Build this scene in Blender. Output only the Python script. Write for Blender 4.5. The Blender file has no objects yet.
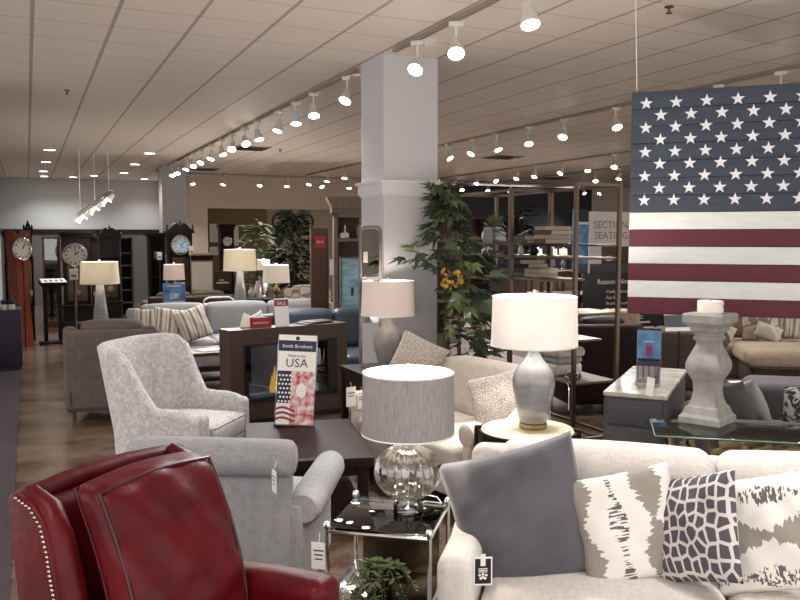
import bpy, bmesh, math, random
from mathutils import Vector, Matrix, Euler
random.seed(7)
PI = math.pi
SC = bpy.context.scene
COL = SC.collection
# ------------------------------------------------------------------ camera geometry (used to survey real positions)
FL = 820.0; TH = math.atan(372/FL); PH = math.atan(63/FL); EYE = 1.75; CEIL = 3.25
CF = Vector((math.sin(TH)*math.cos(PH), math.cos(TH)*math.cos(PH), -math.sin(PH)))
CR = Vector((math.cos(TH), -math.sin(TH), 0)); CU = CR.cross(CF)
def ray(x, y): return CF + CR*((x-400)/FL) + CU*((300-y)/FL)
def P(x, y, h=0):
    d = ray(x, y); t = (h-EYE)/d.z; return Vector((d.x*t, d.y*t, h))
def V(x, y, Y):
    d = ray(x, y); t = Y/d.y; return Vector((d.x*t, Y, EYE+d.z*t))
def PL(x, y, p0, n):
    d = ray(x, y); e = Vector((0, 0, EYE)); t = (Vector(p0)-e).dot(Vector(n))/d.dot(Vector(n)); return e+d*t

cam_d = bpy.data.cameras.new('camera'); cam = bpy.data.objects.new('camera', cam_d); COL.objects.link(cam)
cam.location = (0, 0, EYE); cam_d.sensor_width = 36; cam_d.lens = 36*FL/800; cam_d.clip_end = 200
cam.rotation_euler = Matrix((CR, CU, -CF)).transposed().to_euler()
SC.camera = cam
# ------------------------------------------------------------------ materials
def hexc(h):
    h = h.lstrip('#'); o = []
    for i in (0, 2, 4):
        c = int(h[i:i+2], 16)/255; o.append(c/12.92 if c <= .04045 else ((c+.055)/1.055)**2.4)
    return (*o, 1)
class NT:
    def __init__(s, name):
        s.m = bpy.data.materials.new(name); s.m.use_nodes = True; s.t = s.m.node_tree; s.n = s.t.nodes; s.b = s.n['Principled BSDF']
        s.out = s.n['Material Output']
    def new(s, kind, **kw):
        o = s.n.new(kind)
        for k, v in kw.items(): setattr(o, k, v)
        return o
    def link(s, a, b): s.t.links.new(a, b)
    def co(s, what='Object'): return s.new('ShaderNodeTexCoord').outputs[what]
    def math(s, op, a, b=None, c=None):
        o = s.new('ShaderNodeMath', operation=op)
        for i, v in enumerate((a, b, c)):
            if v is None: continue
            if isinstance(v, (int, float)): o.inputs[i].default_value = v
            else: s.link(v, o.inputs[i])
        return o.outputs[0]
    def mix(s, f, a, b):
        o = s.new('ShaderNodeMix', data_type='RGBA')
        for i, v in ((0, f), (6, a), (7, b)):
            if isinstance(v, (int, float, tuple)): o.inputs[i].default_value = v
            else: s.link(v, o.inputs[i])
        return o.outputs[2]
    def noise(s, scale, detail=3, vec=None, rough=.5, dist=0):
        o = s.new('ShaderNodeTexNoise'); o.inputs['Scale'].default_value = scale; o.inputs['Detail'].default_value = detail
        o.inputs['Roughness'].default_value = rough; o.inputs['Distortion'].default_value = dist
        s.link(vec if vec is not None else s.co(), o.inputs['Vector']); return o
    def sep(s, vec=None):
        o = s.new('ShaderNodeSeparateXYZ'); s.link(vec if vec is not None else s.co(), o.inputs[0]); return o.outputs
    def mapping(s, scale=(1, 1, 1), rot=(0, 0, 0), loc=(0, 0, 0)):
        o = s.new('ShaderNodeMapping'); s.link(s.co(), o.inputs[0]); o.inputs['Scale'].default_value = scale
        o.inputs['Rotation'].default_value = rot; o.inputs['Location'].default_value = loc; return o.outputs[0]
    def ramp(s, f, lo, hi):
        o = s.new('ShaderNodeMapRange'); s.link(f, o.inputs[0]); o.inputs[1].default_value = lo; o.inputs[2].default_value = hi; return o.outputs[0]
    def bump(s, h, st=.3, dist=.01):
        o = s.new('ShaderNodeBump'); o.inputs['Strength'].default_value = st; o.inputs['Distance'].default_value = dist
        s.link(h, o.inputs['Height']); s.link(o.outputs[0], s.b.inputs['Normal'])
def pbr(name, c, rough=.6, metal=0, c2=None, scale=20, bump=0, bscale=None, spec=None, coat=0, trans=0, ior=1.45, dist=.01, sheen=0, stretch=None):
    t = NT(name); b = t.b; c = hexc(c)
    b.inputs['Base Color'].default_value = c; b.inputs['Roughness'].default_value = rough; b.inputs['Metallic'].default_value = metal
    if spec is not None: b.inputs['Specular IOR Level'].default_value = spec
    b.inputs['Coat Weight'].default_value = coat; b.inputs['Transmission Weight'].default_value = trans; b.inputs['IOR'].default_value = ior
    b.inputs['Sheen Weight'].default_value = sheen
    vec = t.mapping(stretch) if stretch else t.co()
    if c2: t.link(t.mix(t.ramp(t.noise(scale, 4, vec).outputs[0], .35, .65), c, hexc(c2)), b.inputs['Base Color'])
    if bump: t.bump(t.noise(bscale or scale*6, 3, vec).outputs[0], bump, dist)
    return t.m
def weave(name, c, c2, sc=160, rough=.9, bump=.25):       # woven upholstery
    t = NT(name); b = t.b; b.inputs['Roughness'].default_value = rough; b.inputs['Specular IOR Level'].default_value = .2
    n1 = t.noise(sc, 2, t.mapping((1, .15, 1))).outputs[0]; n2 = t.noise(sc, 2, t.mapping((.15, 1, .15))).outputs[0]
    s = t.math('MULTIPLY', t.math('ADD', n1, n2), .5)
    big = t.noise(3, 3).outputs[0]
    f = t.ramp(t.math('ADD', t.math('MULTIPLY', s, .8), t.math('MULTIPLY', big, .2)), .38, .62)
    t.link(t.mix(f, hexc(c), hexc(c2)), b.inputs['Base Color']); t.bump(s, bump, .004); return t.m
def emit(name, c, st):
    t = NT(name); e = t.new('ShaderNodeEmission'); e.inputs[0].default_value = hexc(c); e.inputs[1].default_value = st
    t.link(e.outputs[0], t.out.inputs[0]); return t.m
def shade_mat(name, c, tr=.5, c2=None):
    t = NT(name); d = t.new('ShaderNodeBsdfDiffuse'); x = t.new('ShaderNodeBsdfTranslucent'); m = t.new('ShaderNodeMixShader')
    n = t.noise(220, 2, t.mapping((1, 1, .1))).outputs[0]; cc = t.mix(t.ramp(n, .3, .7), hexc(c), hexc(c2 or c))
    t.link(cc, d.inputs[0]); t.link(cc, x.inputs[0]); m.inputs[0].default_value = tr
    t.link(d.outputs[0], m.inputs[1]); t.link(x.outputs[0], m.inputs[2]); t.link(m.outputs[0], t.out.inputs[0]); return t.m
def glass(name, c='#ffffff', rough=0, thin=.9):            # clear pane: mostly transparent with a mirror-like sheen
    t = NT(name); g = t.new('ShaderNodeBsdfGlossy'); g.inputs['Roughness'].default_value = rough
    tr = t.new('ShaderNodeBsdfTransparent'); tr.inputs[0].default_value = hexc(c); m = t.new('ShaderNodeMixShader')
    fr = t.new('ShaderNodeFresnel'); fr.inputs[0].default_value = 1.5
    t.link(t.math('ADD', t.math('MULTIPLY', fr.outputs[0], 1.0), 1-thin), m.inputs[0]); t.link(tr.outputs[0], m.inputs[1]); t.link(g.outputs[0], m.inputs[2])
    t.link(m.outputs[0], t.out.inputs[0]); return t.m
# ------------------------------------------------------------------ mesh collector
class MB:
    def __init__(s): s.bm = bmesh.new()
    def add(s, verts, faces, mat=None):
        vs = [s.bm.verts.new(mat @ Vector(v) if mat else Vector(v)) for v in verts]
        for f in faces:
            try: s.bm.faces.new([vs[i] for i in f])
            except ValueError: pass
        return s
    def box(s, x0, x1, y0, y1, z0, z1, mat=None, bev=0):
        v = [(x0, y0, z0), (x1, y0, z0), (x1, y1, z0), (x0, y1, z0), (x0, y0, z1), (x1, y0, z1), (x1, y1, z1), (x0, y1, z1)]
        f = [(0, 3, 2, 1), (4, 5, 6, 7), (0, 1, 5, 4), (1, 2, 6, 5), (2, 3, 7, 6), (3, 0, 4, 7)]
        if bev:
            return s.rbox(x0, x1, y0, y1, z0, z1, bev, k=2, m=1, mat=mat)
        return s.add(v, f, mat)
    def rbox(s, x0, x1, y0, y1, z0, z1, r, puff=(0, 0, 0), k=4, m=6, mat=None, fn=None):
        c = Vector(((x0+x1)/2, (y0+y1)/2, (z0+z1)/2)); h = Vector(((x1-x0)/2, (y1-y0)/2, (z1-z0)/2)); r = min(r, min(h)*.999)
        def ticks(a):
            i = a-r; t = [-i-r*math.tan(PI/4*j/k) for j in range(k, 0, -1)]
            mm = max(1, m); t += [-i+2*i*j/mm for j in range(mm+1)]; t += [i+r*math.tan(PI/4*j/k) for j in range(1, k+1)]; return t
        T = [ticks(h.x), ticks(h.y), ticks(h.z)]; inn = h-Vector((r, r, r)); key = {}; vs = []; fs = []
        def vert(p):
            kk = (round(p.x, 6), round(p.y, 6), round(p.z, 6))
            if kk in key: return key[kk]
            q = Vector([max(-inn[i], min(inn[i], p[i])) for i in range(3)]); d = p-q; o = q+d.normalized()*r
            u = Vector([o[i]/h[i] if h[i] else 0 for i in range(3)])
            for ax in range(3):
                if puff[ax]:
                    a, b = [i for i in range(3) if i != ax]
                    o[ax] += puff[ax]*u[ax]*max(0, 1-u[a]**2)*max(0, 1-u[b]**2)
            o = o+c
            if fn: o = fn(o)
            key[kk] = len(vs); vs.append(o); return key[kk]
        for ax in range(3):
            a, b = [i for i in range(3) if i != ax]
            for sg in (-1, 1):
                for i in range(len(T[a])-1):
                    for j in range(len(T[b])-1):
                        idx = []
                        for (ii, jj) in ((i, j), (i+1, j), (i+1, j+1), (i, j+1)):
                            p = Vector((0, 0, 0)); p[ax] = sg*h[ax]; p[a] = T[a][ii]; p[b] = T[b][jj]; idx.append(vert(p))
                        if len(set(idx)) > 2: fs.append(list(dict.fromkeys(idx)))
        return s.add(vs, fs, mat)
    def lathe(s, prof, cx=0, cy=0, seg=24, mat=None, rib=0, nrib=0, cap=True):
        vs = []; fs = []; n = len(prof)
        for i in range(seg):
            a = 2*PI*i/seg
            for (r, z) in prof:
                rr = r*(1+rib*math.cos(nrib*a)) if rib else r
                vs.append((cx+rr*math.cos(a), cy+rr*math.sin(a), z))
        for i in range(seg):
            j = (i+1) % seg
            for k in range(n-1): fs.append((i*n+k, j*n+k, j*n+k+1, i*n+k+1))
        if cap:
            if prof[0][0] > 1e-5: fs.append([i*n for i in range(seg)][::-1])
            if prof[-1][0] > 1e-5: fs.append([i*n+n-1 for i in range(seg)])
        return s.add(vs, fs, mat)
    def tube(s, pts, r, seg=8, mat=None, closed=False):
        pts = [Vector(p) for p in pts]; n = len(pts); vs = []; fs = []; rs = r if isinstance(r, (list, tuple)) else [r]*n
        up = None
        for i, p in enumerate(pts):
            if closed: d = pts[(i+1) % n]-pts[i-1]
            else: d = pts[min(i+1, n-1)]-pts[max(i-1, 0)]
            d.normalize()
            if up is None: up = Vector((0, 0, 1)) if abs(d.z) < .9 else Vector((1, 0, 0))
            a = d.cross(up)
            if a.length < 1e-4: a = d.orthogonal()
            a.normalize(); b = a.cross(d).normalized(); up = b
            for j in range(seg):
                t = 2*PI*j/seg; vs.append(p+(a*math.cos(t)+b*math.sin(t))*rs[i])
        for i in range(n if closed else n-1):
            k = (i+1) % n
            for j in range(seg):
                l = (j+1) % seg; fs.append((i*seg+j, i*seg+l, k*seg+l, k*seg+j))
        if not closed:
            fs.append(list(range(seg))[::-1]); fs.append([(n-1)*seg+j for j in range(seg)])
        return s.add(vs, fs, mat)
    def prism(s, pts, a0, a1, ax='y', mat=None):          # pts: 2D outline in the plane perpendicular to ax
        n = len(pts)
        def m3(p, a):
            return {'y': (p[0], a, p[1]), 'x': (a, p[0], p[1]), 'z': (p[0], p[1], a)}[ax]
        vs = [m3(p, a0) for p in pts]+[m3(p, a1) for p in pts]
        fs = [list(range(n)), list(range(n, 2*n))[::-1]]+[(i, (i+1) % n, n+(i+1) % n, n+i) for i in range(n)]
        return s.add(vs, fs, mat)
    def bevel(s, w, seg=2, ang=.6):
        bmesh.ops.recalc_face_normals(s.bm, faces=s.bm.faces)
        e = [e for e in s.bm.edges if len(e.link_faces) == 2 and e.calc_face_angle(0) > ang]
        bmesh.ops.bevel(s.bm, geom=e, offset=w, segments=seg, affect='EDGES', profile=.5); return s
    def build(s, name, mat, parent=None, sharp=.75):
        bmesh.ops.recalc_face_normals(s.bm, faces=s.bm.faces)
        for f in s.bm.faces: f.smooth = True
        for e in s.bm.edges:
            if len(e.link_faces) == 2 and e.calc_face_angle(0) > sharp: e.smooth = False
        me = bpy.data.meshes.new(name); s.bm.to_mesh(me); s.bm.free()
        o = bpy.data.objects.new(name, me); COL.objects.link(o); me.materials.append(mat)
        if parent: o.parent = parent
        return o
def tag(o, label=None, cat=None, group=None, kind=None):
    if label: o['label'] = label
    if cat: o['category'] = cat
    if group: o['group'] = group
    if kind: o['kind'] = kind
    return o
def thing(name, label, cat, loc=(0, 0, 0), rz=0, group=None):
    o = bpy.data.objects.new(name, None); COL.objects.link(o); o.empty_display_size = .1
    o.location = loc; o.rotation_euler = (0, 0, rz); return tag(o, label, cat, group)
def struct(name, mb, mat): return tag(mb.build(name, mat), kind='structure')
KIDS = {}
def copy_tree(o, parent=None):
    c = o.copy(); COL.objects.link(c); c.parent = parent
    for ch in list(o.children): copy_tree(ch, c)
    return c
def box_part(name, mat, parent, *a, **k): return MB().box(*a, **k).build(name, mat, parent)
def text(s, size, mat, parent, loc, rot=(PI/2, 0, 0), name='lettering', ext=.0006, align='CENTER', spacing=1.0):
    cu = bpy.data.curves.new('t', 'FONT'); cu.body = s; cu.size = size; cu.extrude = ext; cu.align_x = align; cu.align_y = 'CENTER'; cu.resolution_u = 2; cu.space_line = spacing
    o = bpy.data.objects.new('t', cu); COL.objects.link(o); bpy.context.view_layer.update()
    me = bpy.data.meshes.new_from_object(o.evaluated_get(bpy.context.evaluated_depsgraph_get())); bpy.data.objects.remove(o)
    me.materials.clear(); me.materials.append(mat); r = bpy.data.objects.new(name, me); COL.objects.link(r); r.location = loc; r.rotation_euler = rot
    if parent: r.parent = parent
    return r
def light(kind, loc, energy, color=(1, .975, .96), parent=None, **kw):
    l = bpy.data.lights.new('lamp_light', kind); l.energy = energy; l.color = color
    for k, v in kw.items(): setattr(l, k, v)
    o = bpy.data.objects.new('lamp_light', l); COL.objects.link(o); o.location = loc
    if parent: o.parent = parent
    return o
ORD = ['first', 'second', 'third', 'fourth', 'fifth', 'sixth', 'seventh', 'eighth', 'ninth', 'tenth', 'eleventh', 'twelfth', 'thirteenth', 'fourteenth', 'fifteenth', 'sixteenth', 'seventeenth']
# ------------------------------------------------------------------ palette
M = {}
M['cream'] = weave('cream_fabric', '#d6d0ca', '#c4beb8', 120)
M['cream2'] = weave('ivory_fabric', '#cfc5ba', '#bdb3a8', 120)
M['bluegrey'] = weave('grey_linen', '#98989a', '#828386', 150)
M['cushgrey'] = weave('light_grey_fabric', '#aaaaab', '#96989a', 130)
M['taupe'] = weave('taupe_fabric', '#5f554e', '#4f4741', 130)
M['brown_f'] = weave('brown_fabric', '#4f4238', '#3f342c', 130)
M['darkgrey'] = weave('charcoal_fabric', '#5c5a5b', '#4a484a', 130)
M['navy_f'] = pbr('navy_leather', '#38424f', .45, c2='#2e3744', scale=8, bump=.2, bscale=60)
M['tan_f'] = weave('tan_fabric', '#b3a28c', '#a08f7a', 130)
M['velvet'] = pbr('grey_velvet', '#47454a', .8, c2='#555358', scale=5, sheen=.25, bump=.15, bscale=12)
M['red'] = pbr('red_leather', '#590712', .42, c2='#45050d', scale=6, bump=.45, bscale=16, spec=.25, dist=.008)
M['red_pipe'] = pbr('red_leather_piping', '#3a060e', .4)
M['nail'] = pbr('nailhead_metal', '#b9a894', .25, 1)
M['dark_wood'] = pbr('espresso_wood', '#2a1e1c', .5, c2='#1f1614', scale=12, stretch=(1, 8, 8), bump=.05, spec=.1)
M['dark_wood2'] = pbr('walnut_wood', '#4a382f', .45, c2='#3b2c25', scale=14, stretch=(1, 9, 9), bump=.08)
M['red_wood'] = pbr('cherry_wood', '#7e3a20', .4, c2='#64290f', scale=12, stretch=(9, 9, 1))
M['black_wood'] = pbr('black_wood', '#120e0f', .5, c2='#181212', scale=12, stretch=(9, 9, 1), spec=.2)
M['brown_wood'] = pbr('brown_wood', '#5e4132', .5, c2='#4b3326', scale=12, stretch=(9, 9, 1), bump=.05)
M['weathered'] = pbr('weathered_wood', '#7a6a5c', .7, c2='#65574b', scale=14, stretch=(9, 9, 1), bump=.1)
M['grey_wood'] = pbr('grey_stained_wood', '#555458', .6, c2='#434247', scale=12, stretch=(2, 2, 14), bump=.15)
M['grey_clock'] = pbr('grey_painted_wood', '#6a6560', .6, c2='#5c5752', scale=12)
M['marble'] = pbr('marble_top', '#c9c4ba', .25, c2='#a7a096', scale=9, spec=.5)
M['ivory_top'] = pbr('cream_stone_top', '#e6dabb', .3, c2='#dccfac', scale=8)
M['stone'] = pbr('grey_plaster', '#97958f', .85, c2='#85837e', scale=14, bump=.3, bscale=50, dist=.004)
M['ceramic'] = pbr('glazed_ceramic', '#8e8b8a', .14, c2='#7b7f84', scale=5, stretch=(1, 1, 6), coat=.6)
M['ceramic2'] = pbr('matt_ceramic', '#8a8480', .4, c2='#7c7672', scale=10)
M['brass'] = pbr('antique_brass', '#8f7d5c', .3, 1)
M['chrome'] = pbr('polished_chrome', '#d8d8da', .12, 1)
M['bronze'] = pbr('bronze_metal', '#6b5c4e', .42, .75)
M['steel'] = pbr('brushed_steel', '#8d8a86', .35, 1)
M['white'] = pbr('white_paint', '#e8e6e2', .5)
M['paper'] = pbr('white_card', '#e6e2dc', .6)
M['black'] = pbr('black_plastic', '#141416', .4)
M['candle'] = pbr('white_wax', '#e9e4da', .5)
M['drift'] = pbr('driftwood', '#a98d6c', .8, c2='#8c7155', scale=14, stretch=(2, 2, 8), bump=.2)
M['glass'] = glass('clear_glass', '#f2f7f5', 0, .93)
M['firebox'] = glass('smoked_glass', '#7d8796', 0, .85)
M['glass_t'] = glass('green_edge_glass', '#cfe3da', 0, .93)
M['acryl'] = glass('clear_acrylic', '#fafafa', .02, .88)
M['mirror'] = pbr('mirror', '#c8ccce', .05, 1)
M['mirror_d'] = pbr('antique_mirror_panel', '#5d503d', .22, .8, c2='#4c4030', scale=5)
M['leafy'] = pbr('leaf_green', '#586150', .7, c2='#3a4435', scale=4, spec=.15)
M['leafy2'] = pbr('leaf_dark_green', '#27331f', .7, c2='#1c2618', scale=4, spec=.12)
M['leafy3'] = pbr('leaf_bright_green', '#7f9060', .7, c2='#5d6d4a', scale=4, spec=.12)
M['bark'] = pbr('bark', '#5f5140', .9, c2='#463a2d', scale=20, bump=.4)
M['yellow'] = pbr('yellow_blossom', '#c9a040', .6)
M['petal'] = pbr('white_blossom', '#e5e1d6', .6)
M['blue'] = pbr('blue_print', '#3d6ba0', .4, c2='#6f9cc8', scale=9)
M['navy'] = pbr('navy_print', '#20243a', .5)
M['blackpr'] = pbr('black_print', '#17171b', .5)
M['redpr'] = pbr('red_print', '#8c1f2a', .5)
M['redwh'] = pbr('red_white_print', '#b03a44', .5, c2='#e3d8d4', scale=22)
M['magenta'] = pbr('magenta_print', '#8c2c5e', .5)
M['pinktag'] = pbr('pink_tag', '#a83040', .6)
M['purple'] = pbr('purple_painted_board', '#332d42', .5)
M['book1'] = pbr('grey_book_cloth', '#4d5058', .6); M['book2'] = pbr('brown_book_cloth', '#6b4f3d', .6); M['book3'] = pbr('cream_book_cloth', '#b9ac98', .6)
M['book4'] = pbr('navy_book_cloth', '#2d3444', .6)
M['dial'] = pbr('clock_dial', '#d8d4cc', .4)
M['dialblue'] = pbr('blue_clock_dial', '#7fb4d8', .4, c2='#d7e6ee', scale=14)
M['painting'] = pbr('seascape_canvas', '#6a9db2', .5, c2='#a7c4cd', scale=4, stretch=(1, 1, 5))
M['oat'] = pbr('beige_board', '#a5978a', .7)
M['tracks'] = pbr('track_paint', '#8c8076', .5)
M['spotw'] = pbr('spotlight_housing_white', '#cfcac3', .4)
M['lampon'] = emit('lit_bulb_face', '#fff0df', 26)
M['downon'] = emit('lit_downlight', '#fff0dc', 16)
M['bulb'] = emit('lit_bulb', '#ffe2bd', 8)
M['flame'] = emit('gas_flame', '#ffa52a', 14)
def stripe_mat():
    t = NT('striped_fabric'); x = t.sep()[0]
    a = t.math('PINGPONG', t.math('ADD', x, .5), .055); g = t.math('GREATER_THAN', a, .04); g2 = t.math('GREATER_THAN', t.math('PINGPONG', t.math('ADD', x, .52), .0275), .022)
    t.link(t.mix(t.math('MAXIMUM', g, g2), hexc('#c6beb3'), hexc('#84796f')), t.b.inputs['Base Color']); t.b.inputs['Roughness'].default_value = .9; return t.m
M['stripe'] = stripe_mat()
def ikat(name, swap=False, PHS=.47):
    t = NT(name); s = t.sep(); u, v = (s[2], s[0]) if swap else (s[0], s[2])
    rag = t.math('MULTIPLY', t.math('SUBTRACT', t.noise(1, 2, t.mapping((90, 90, 9) if swap else (9, 90, 90))).outputs[0], .5), .07)
    zig = t.math('PINGPONG', t.math('ADD', v, .5), .13)                       # 0..0.13 triangle
    up = t.math('PINGPONG', t.math('ADD', u, PHS), .14)                   # repeat across
    d = t.math('ADD', t.math('SUBTRACT', up, t.math('ADD', .012, t.math('MULTIPLY', zig, .42))), rag)
    taupe = t.math('LESS_THAN', d, 0)
    zig2 = t.math('SUBTRACT', .13, zig)
    core = t.math('LESS_THAN', t.math('SUBTRACT', t.math('SUBTRACT', .14, up), t.math('ADD', .004, t.math('MULTIPLY', zig2, .27))), t.math('MULTIPLY', rag, .6))
    dash = t.math('GREATER_THAN', t.noise(1, 1, t.mapping((110, 110, 12) if swap else (12, 110, 110), loc=(3, 3, 3))).outputs[0], .5)
    dark = t.math('MULTIPLY', core, dash)
    c = t.mix(taupe, hexc('#dcd7d1'), hexc('#8d867c')); c = t.mix(dark, c, hexc('#5f5a59'))
    t.link(c, t.b.inputs['Base Color']); t.b.inputs['Roughness'].default_value = .9; t.bump(t.noise(300, 2).outputs[0], .15, .003); return t.m
M['ikat'] = ikat('ikat_print_fabric'); M['ikat2'] = ikat('ikat_print_fabric_turned', True, .29)
def geo():
    t = NT('geometric_lattice_fabric'); vo = t.new('ShaderNodeTexVoronoi', feature='DISTANCE_TO_EDGE', voronoi_dimensions='2D')
    s = t.sep(); cb = t.new('ShaderNodeCombineXYZ'); t.link(t.math('MULTIPLY', s[0], 27), cb.inputs[0]); t.link(t.math('MULTIPLY', s[2], 19), cb.inputs[1])
    t.link(cb.outputs[0], vo.inputs['Vector']); vo.inputs['Scale'].default_value = 1; vo.inputs['Randomness'].default_value = .55
    w = t.math('ADD', vo.outputs['Distance'], t.math('MULTIPLY', t.math('SUBTRACT', t.noise(60, 2).outputs[0], .5), .05))
    t.link(t.mix(t.math('LESS_THAN', w, .12), hexc('#4c484e'), hexc('#c5beb9')), t.b.inputs['Base Color']); t.b.inputs['Roughness'].default_value = .9; return t.m
M['geo'] = geo()
def medal():
    t = NT('medallion_fabric'); vo = t.new('ShaderNodeTexVoronoi', feature='DISTANCE_TO_EDGE'); t.link(t.co(), vo.inputs['Vector']); vo.inputs['Scale'].default_value = 6; vo.inputs['Randomness'].default_value = .3
    t.link(t.mix(t.math('LESS_THAN', vo.outputs['Distance'], .05), hexc('#c9bfb0'), hexc('#85786a')), t.b.inputs['Base Color']); t.b.inputs['Roughness'].default_value = .9; return t.m
M['medal'] = medal()
def lace():
    t = NT('textured_cream_fabric'); vo = t.new('ShaderNodeTexVoronoi', feature='DISTANCE_TO_EDGE'); t.link(t.mapping((1, 1, 1.8)), vo.inputs['Vector']); vo.inputs['Scale'].default_value = 55
    t.link(t.mix(t.ramp(vo.outputs['Distance'], 0, .3), hexc('#8f857c'), hexc('#cbc3b9')), t.b.inputs['Base Color']); t.b.inputs['Roughness'].default_value = .9; t.bump(vo.outputs['Distance'], .8, .01); return t.m
M['lace'] = lace()
def brocade():
    t = NT('grey_brocade_fabric'); n = t.noise(30, 4, rough=.65, dist=1.2).outputs[0]
    t.link(t.mix(t.ramp(n, .44, .58), hexc('#a9a7a6'), hexc('#c6c4c2')), t.b.inputs['Base Color']); t.b.inputs['Roughness'].default_value = .85; t.bump(n, .4, .006); return t.m
M['brocade'] = brocade()
def bw():
    t = NT('black_white_print_fabric'); n = t.noise(16, 2, dist=2).outputs[0]
    t.link(t.mix(t.math('GREATER_THAN', n, .5), hexc('#3c3a3c'), hexc('#c9c5c0')), t.b.inputs['Base Color']); t.b.inputs['Roughness'].default_value = .9; return t.m
M['bw'] = bw()
def ceil_mat():
    t = NT('acoustic_tile'); s = t.sep(); S = .52
    def line(c, off, w): return t.math('LESS_THAN', t.math('PINGPONG', t.math('ADD', c, 50*S-off), S/2), w)
    lx = line(s[0], .08, .014); ly = line(s[1], .06, .006)
    n = t.noise(90, 3).outputs[0]; n2 = t.noise(.8, 2).outputs[0]
    base = t.mix(n2, hexc('#ddd2c8'), hexc('#e4d9cf'))
    c = t.mix(t.math('MULTIPLY', lx, .6), base, hexc('#6c6058')); c = t.mix(t.math('MULTIPLY', ly, .5), c, hexc('#6c6058'))
    t.link(c, t.b.inputs['Base Color']); t.b.inputs['Roughness'].default_value = .55; t.b.inputs['Specular IOR Level'].default_value = .35; t.bump(n, .1, .003); return t.m
def floor_mat():
    t = NT('stained_concrete'); n = t.noise(1.3, 6, t.mapping((1, 2.2, 1)), .6, .6).outputs[0]; n2 = t.noise(5, 5).outputs[0]
    c = t.mix(t.ramp(n, .35, .62), hexc('#422c22'), hexc('#6f5f50')); c = t.mix(t.math('MULTIPLY', t.ramp(n2, .45, .7), .5), c, hexc('#2b1a13'))
    s = t.sep(); ln = t.math('LESS_THAN', t.math('PINGPONG', t.math('ADD', s[1], 40), .75), .008); c = t.mix(t.math('MULTIPLY', ln, .6), c, hexc('#2c1d17'))
    t.link(c, t.b.inputs['Base Color']); t.link(t.math('ADD', .16, t.math('MULTIPLY', n2, .14)), t.b.inputs['Roughness']); t.b.inputs['Specular IOR Level'].default_value = .6; return t.m
M['ceil'] = ceil_mat(); M['floor'] = floor_mat()
M['wallg'] = pbr('grey_wall_paint', '#bcc0c1', .7); M['walld'] = pbr('dark_grey_wall_paint', '#62605f', .7); M['wallb'] = pbr('beige_wall_paint', '#cdbfae', .7)
M['olive'] = pbr('olive_wall_paint', '#84724f', .7); M['slate'] = pbr('slate_wall_paint', '#3a3a42', .7); M['pillar'] = pbr('pillar_paint', '#b5b4b6', .6)
M['trimw'] = pbr('white_trim_paint', '#c9c6c6', .45); M['mat_p'] = pbr('dark_carpet', '#3a2c33', .95, c2='#2f242b', scale=30, bump=.3, bscale=200)
# ------------------------------------------------------------------ room
struct('floor', MB().box(-6, 18, -3, 23.2, -.1, 0), M['floor'])
struct('ceiling', MB().box(-6, 18, -3, 23.2, CEIL, CEIL+.1), M['ceil'])
XC = V(163, 237, 17.7).x
struct('wall_left', MB().box(-.75, -.6, 9, 23.0, 0, CEIL), M['wallg'])
struct('wall_back', MB().box(-.6, 4.1, 23.0, 23.2, 0, CEIL), M['wallg'])
struct('wall_back_lower', MB().box(-.6, 4.0, 22.96, 23.0, 0, 1.84), M['walld'])
struct('wall_right', MB().box(17.8, 18, -3, 20.4, 0, CEIL), M['wallb'])
# soffit and recess on the back right
xs0 = V(208, 237, 20.4).x; xs1 = V(448, 237, 20.4).x; xs2 = V(589, 237, 20.4).x; xb = V(189, 237, 20.4).x
struct('wall_middle', MB().box(xb, xs0, 20.4, 21.9, 0, CEIL), M['wallb'])
struct('wall_soffit', MB().box(xs0, xs1+.1, 20.5, 20.7, 2.46, CEIL), M['wallb'])
struct('wall_recess', MB().box(xs0, xs1+.8, 21.7, 21.9, 0, CEIL), M['wallb'])
xo = V(267, 237, 21.6).x
struct('wall_accent', MB().box(xs0, xo, 21.6, 21.7, 0, 2.9), M['olive'])
struct('wall_slate', MB().box(xs1, xs2, 20.3, 20.5, 0, 3.2), M['slate'])
struct('wall_far_right', MB().box(xs2, 17.8, 20.4, 20.6, 0, CEIL), M['wallb'])
struct('trim_1', MB().box(-.6, V(163, 237, 23).x+.3, 22.93, 23.0, 1.84, 1.95), M['black'])
struct('trim_2', MB().box(-.6, -.54, 9, 22.93, 1.84, 1.95), M['black'])
struct('trim_3', MB().box(V(161, 237, 22.9).x-.02, V(165, 237, 22.9).x+.02, 22.85, 22.99, 0, CEIL), M['trimw'])
def pillar(n, x0, y0, w):
    m = MB().box(x0, x0+w, y0, y0+w, 0, CEIL)
    struct('wall_pillar_'+n, m, M['pillar'])
    zt = EYE+50*((y0*.911+x0*.413))/FL
    if n == 'near':
        t = MB()
        t.box(x0-.025, x0+w+.025, y0-.025, y0+w+.025, zt-.05, zt+.03); t.box(x0-.045, x0+w+.045, y0-.045, y0+w+.045, zt+.03, zt+.055)
        t.box(x0-.012, x0+w+.012, y0-.012, y0+w+.012, zt-.07, zt-.05)
        struct('trim_4', t, M['trimw'])
        struct('baseboard_pillar', MB().box(x0-.02, x0+w+.02, y0-.02, y0+w+.02, 0, .14), M['trimw'])
pillar('near', 2.71, 6.3, .5); pillar('far', XC, 17.7, .5)
tag(MB().box(-.6, -.13, 3, 11.7, 0, .012).build('carpet_runner', M['mat_p']), 'dark plum carpet strip along the left edge of the brown floor', 'carpet')
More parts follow.
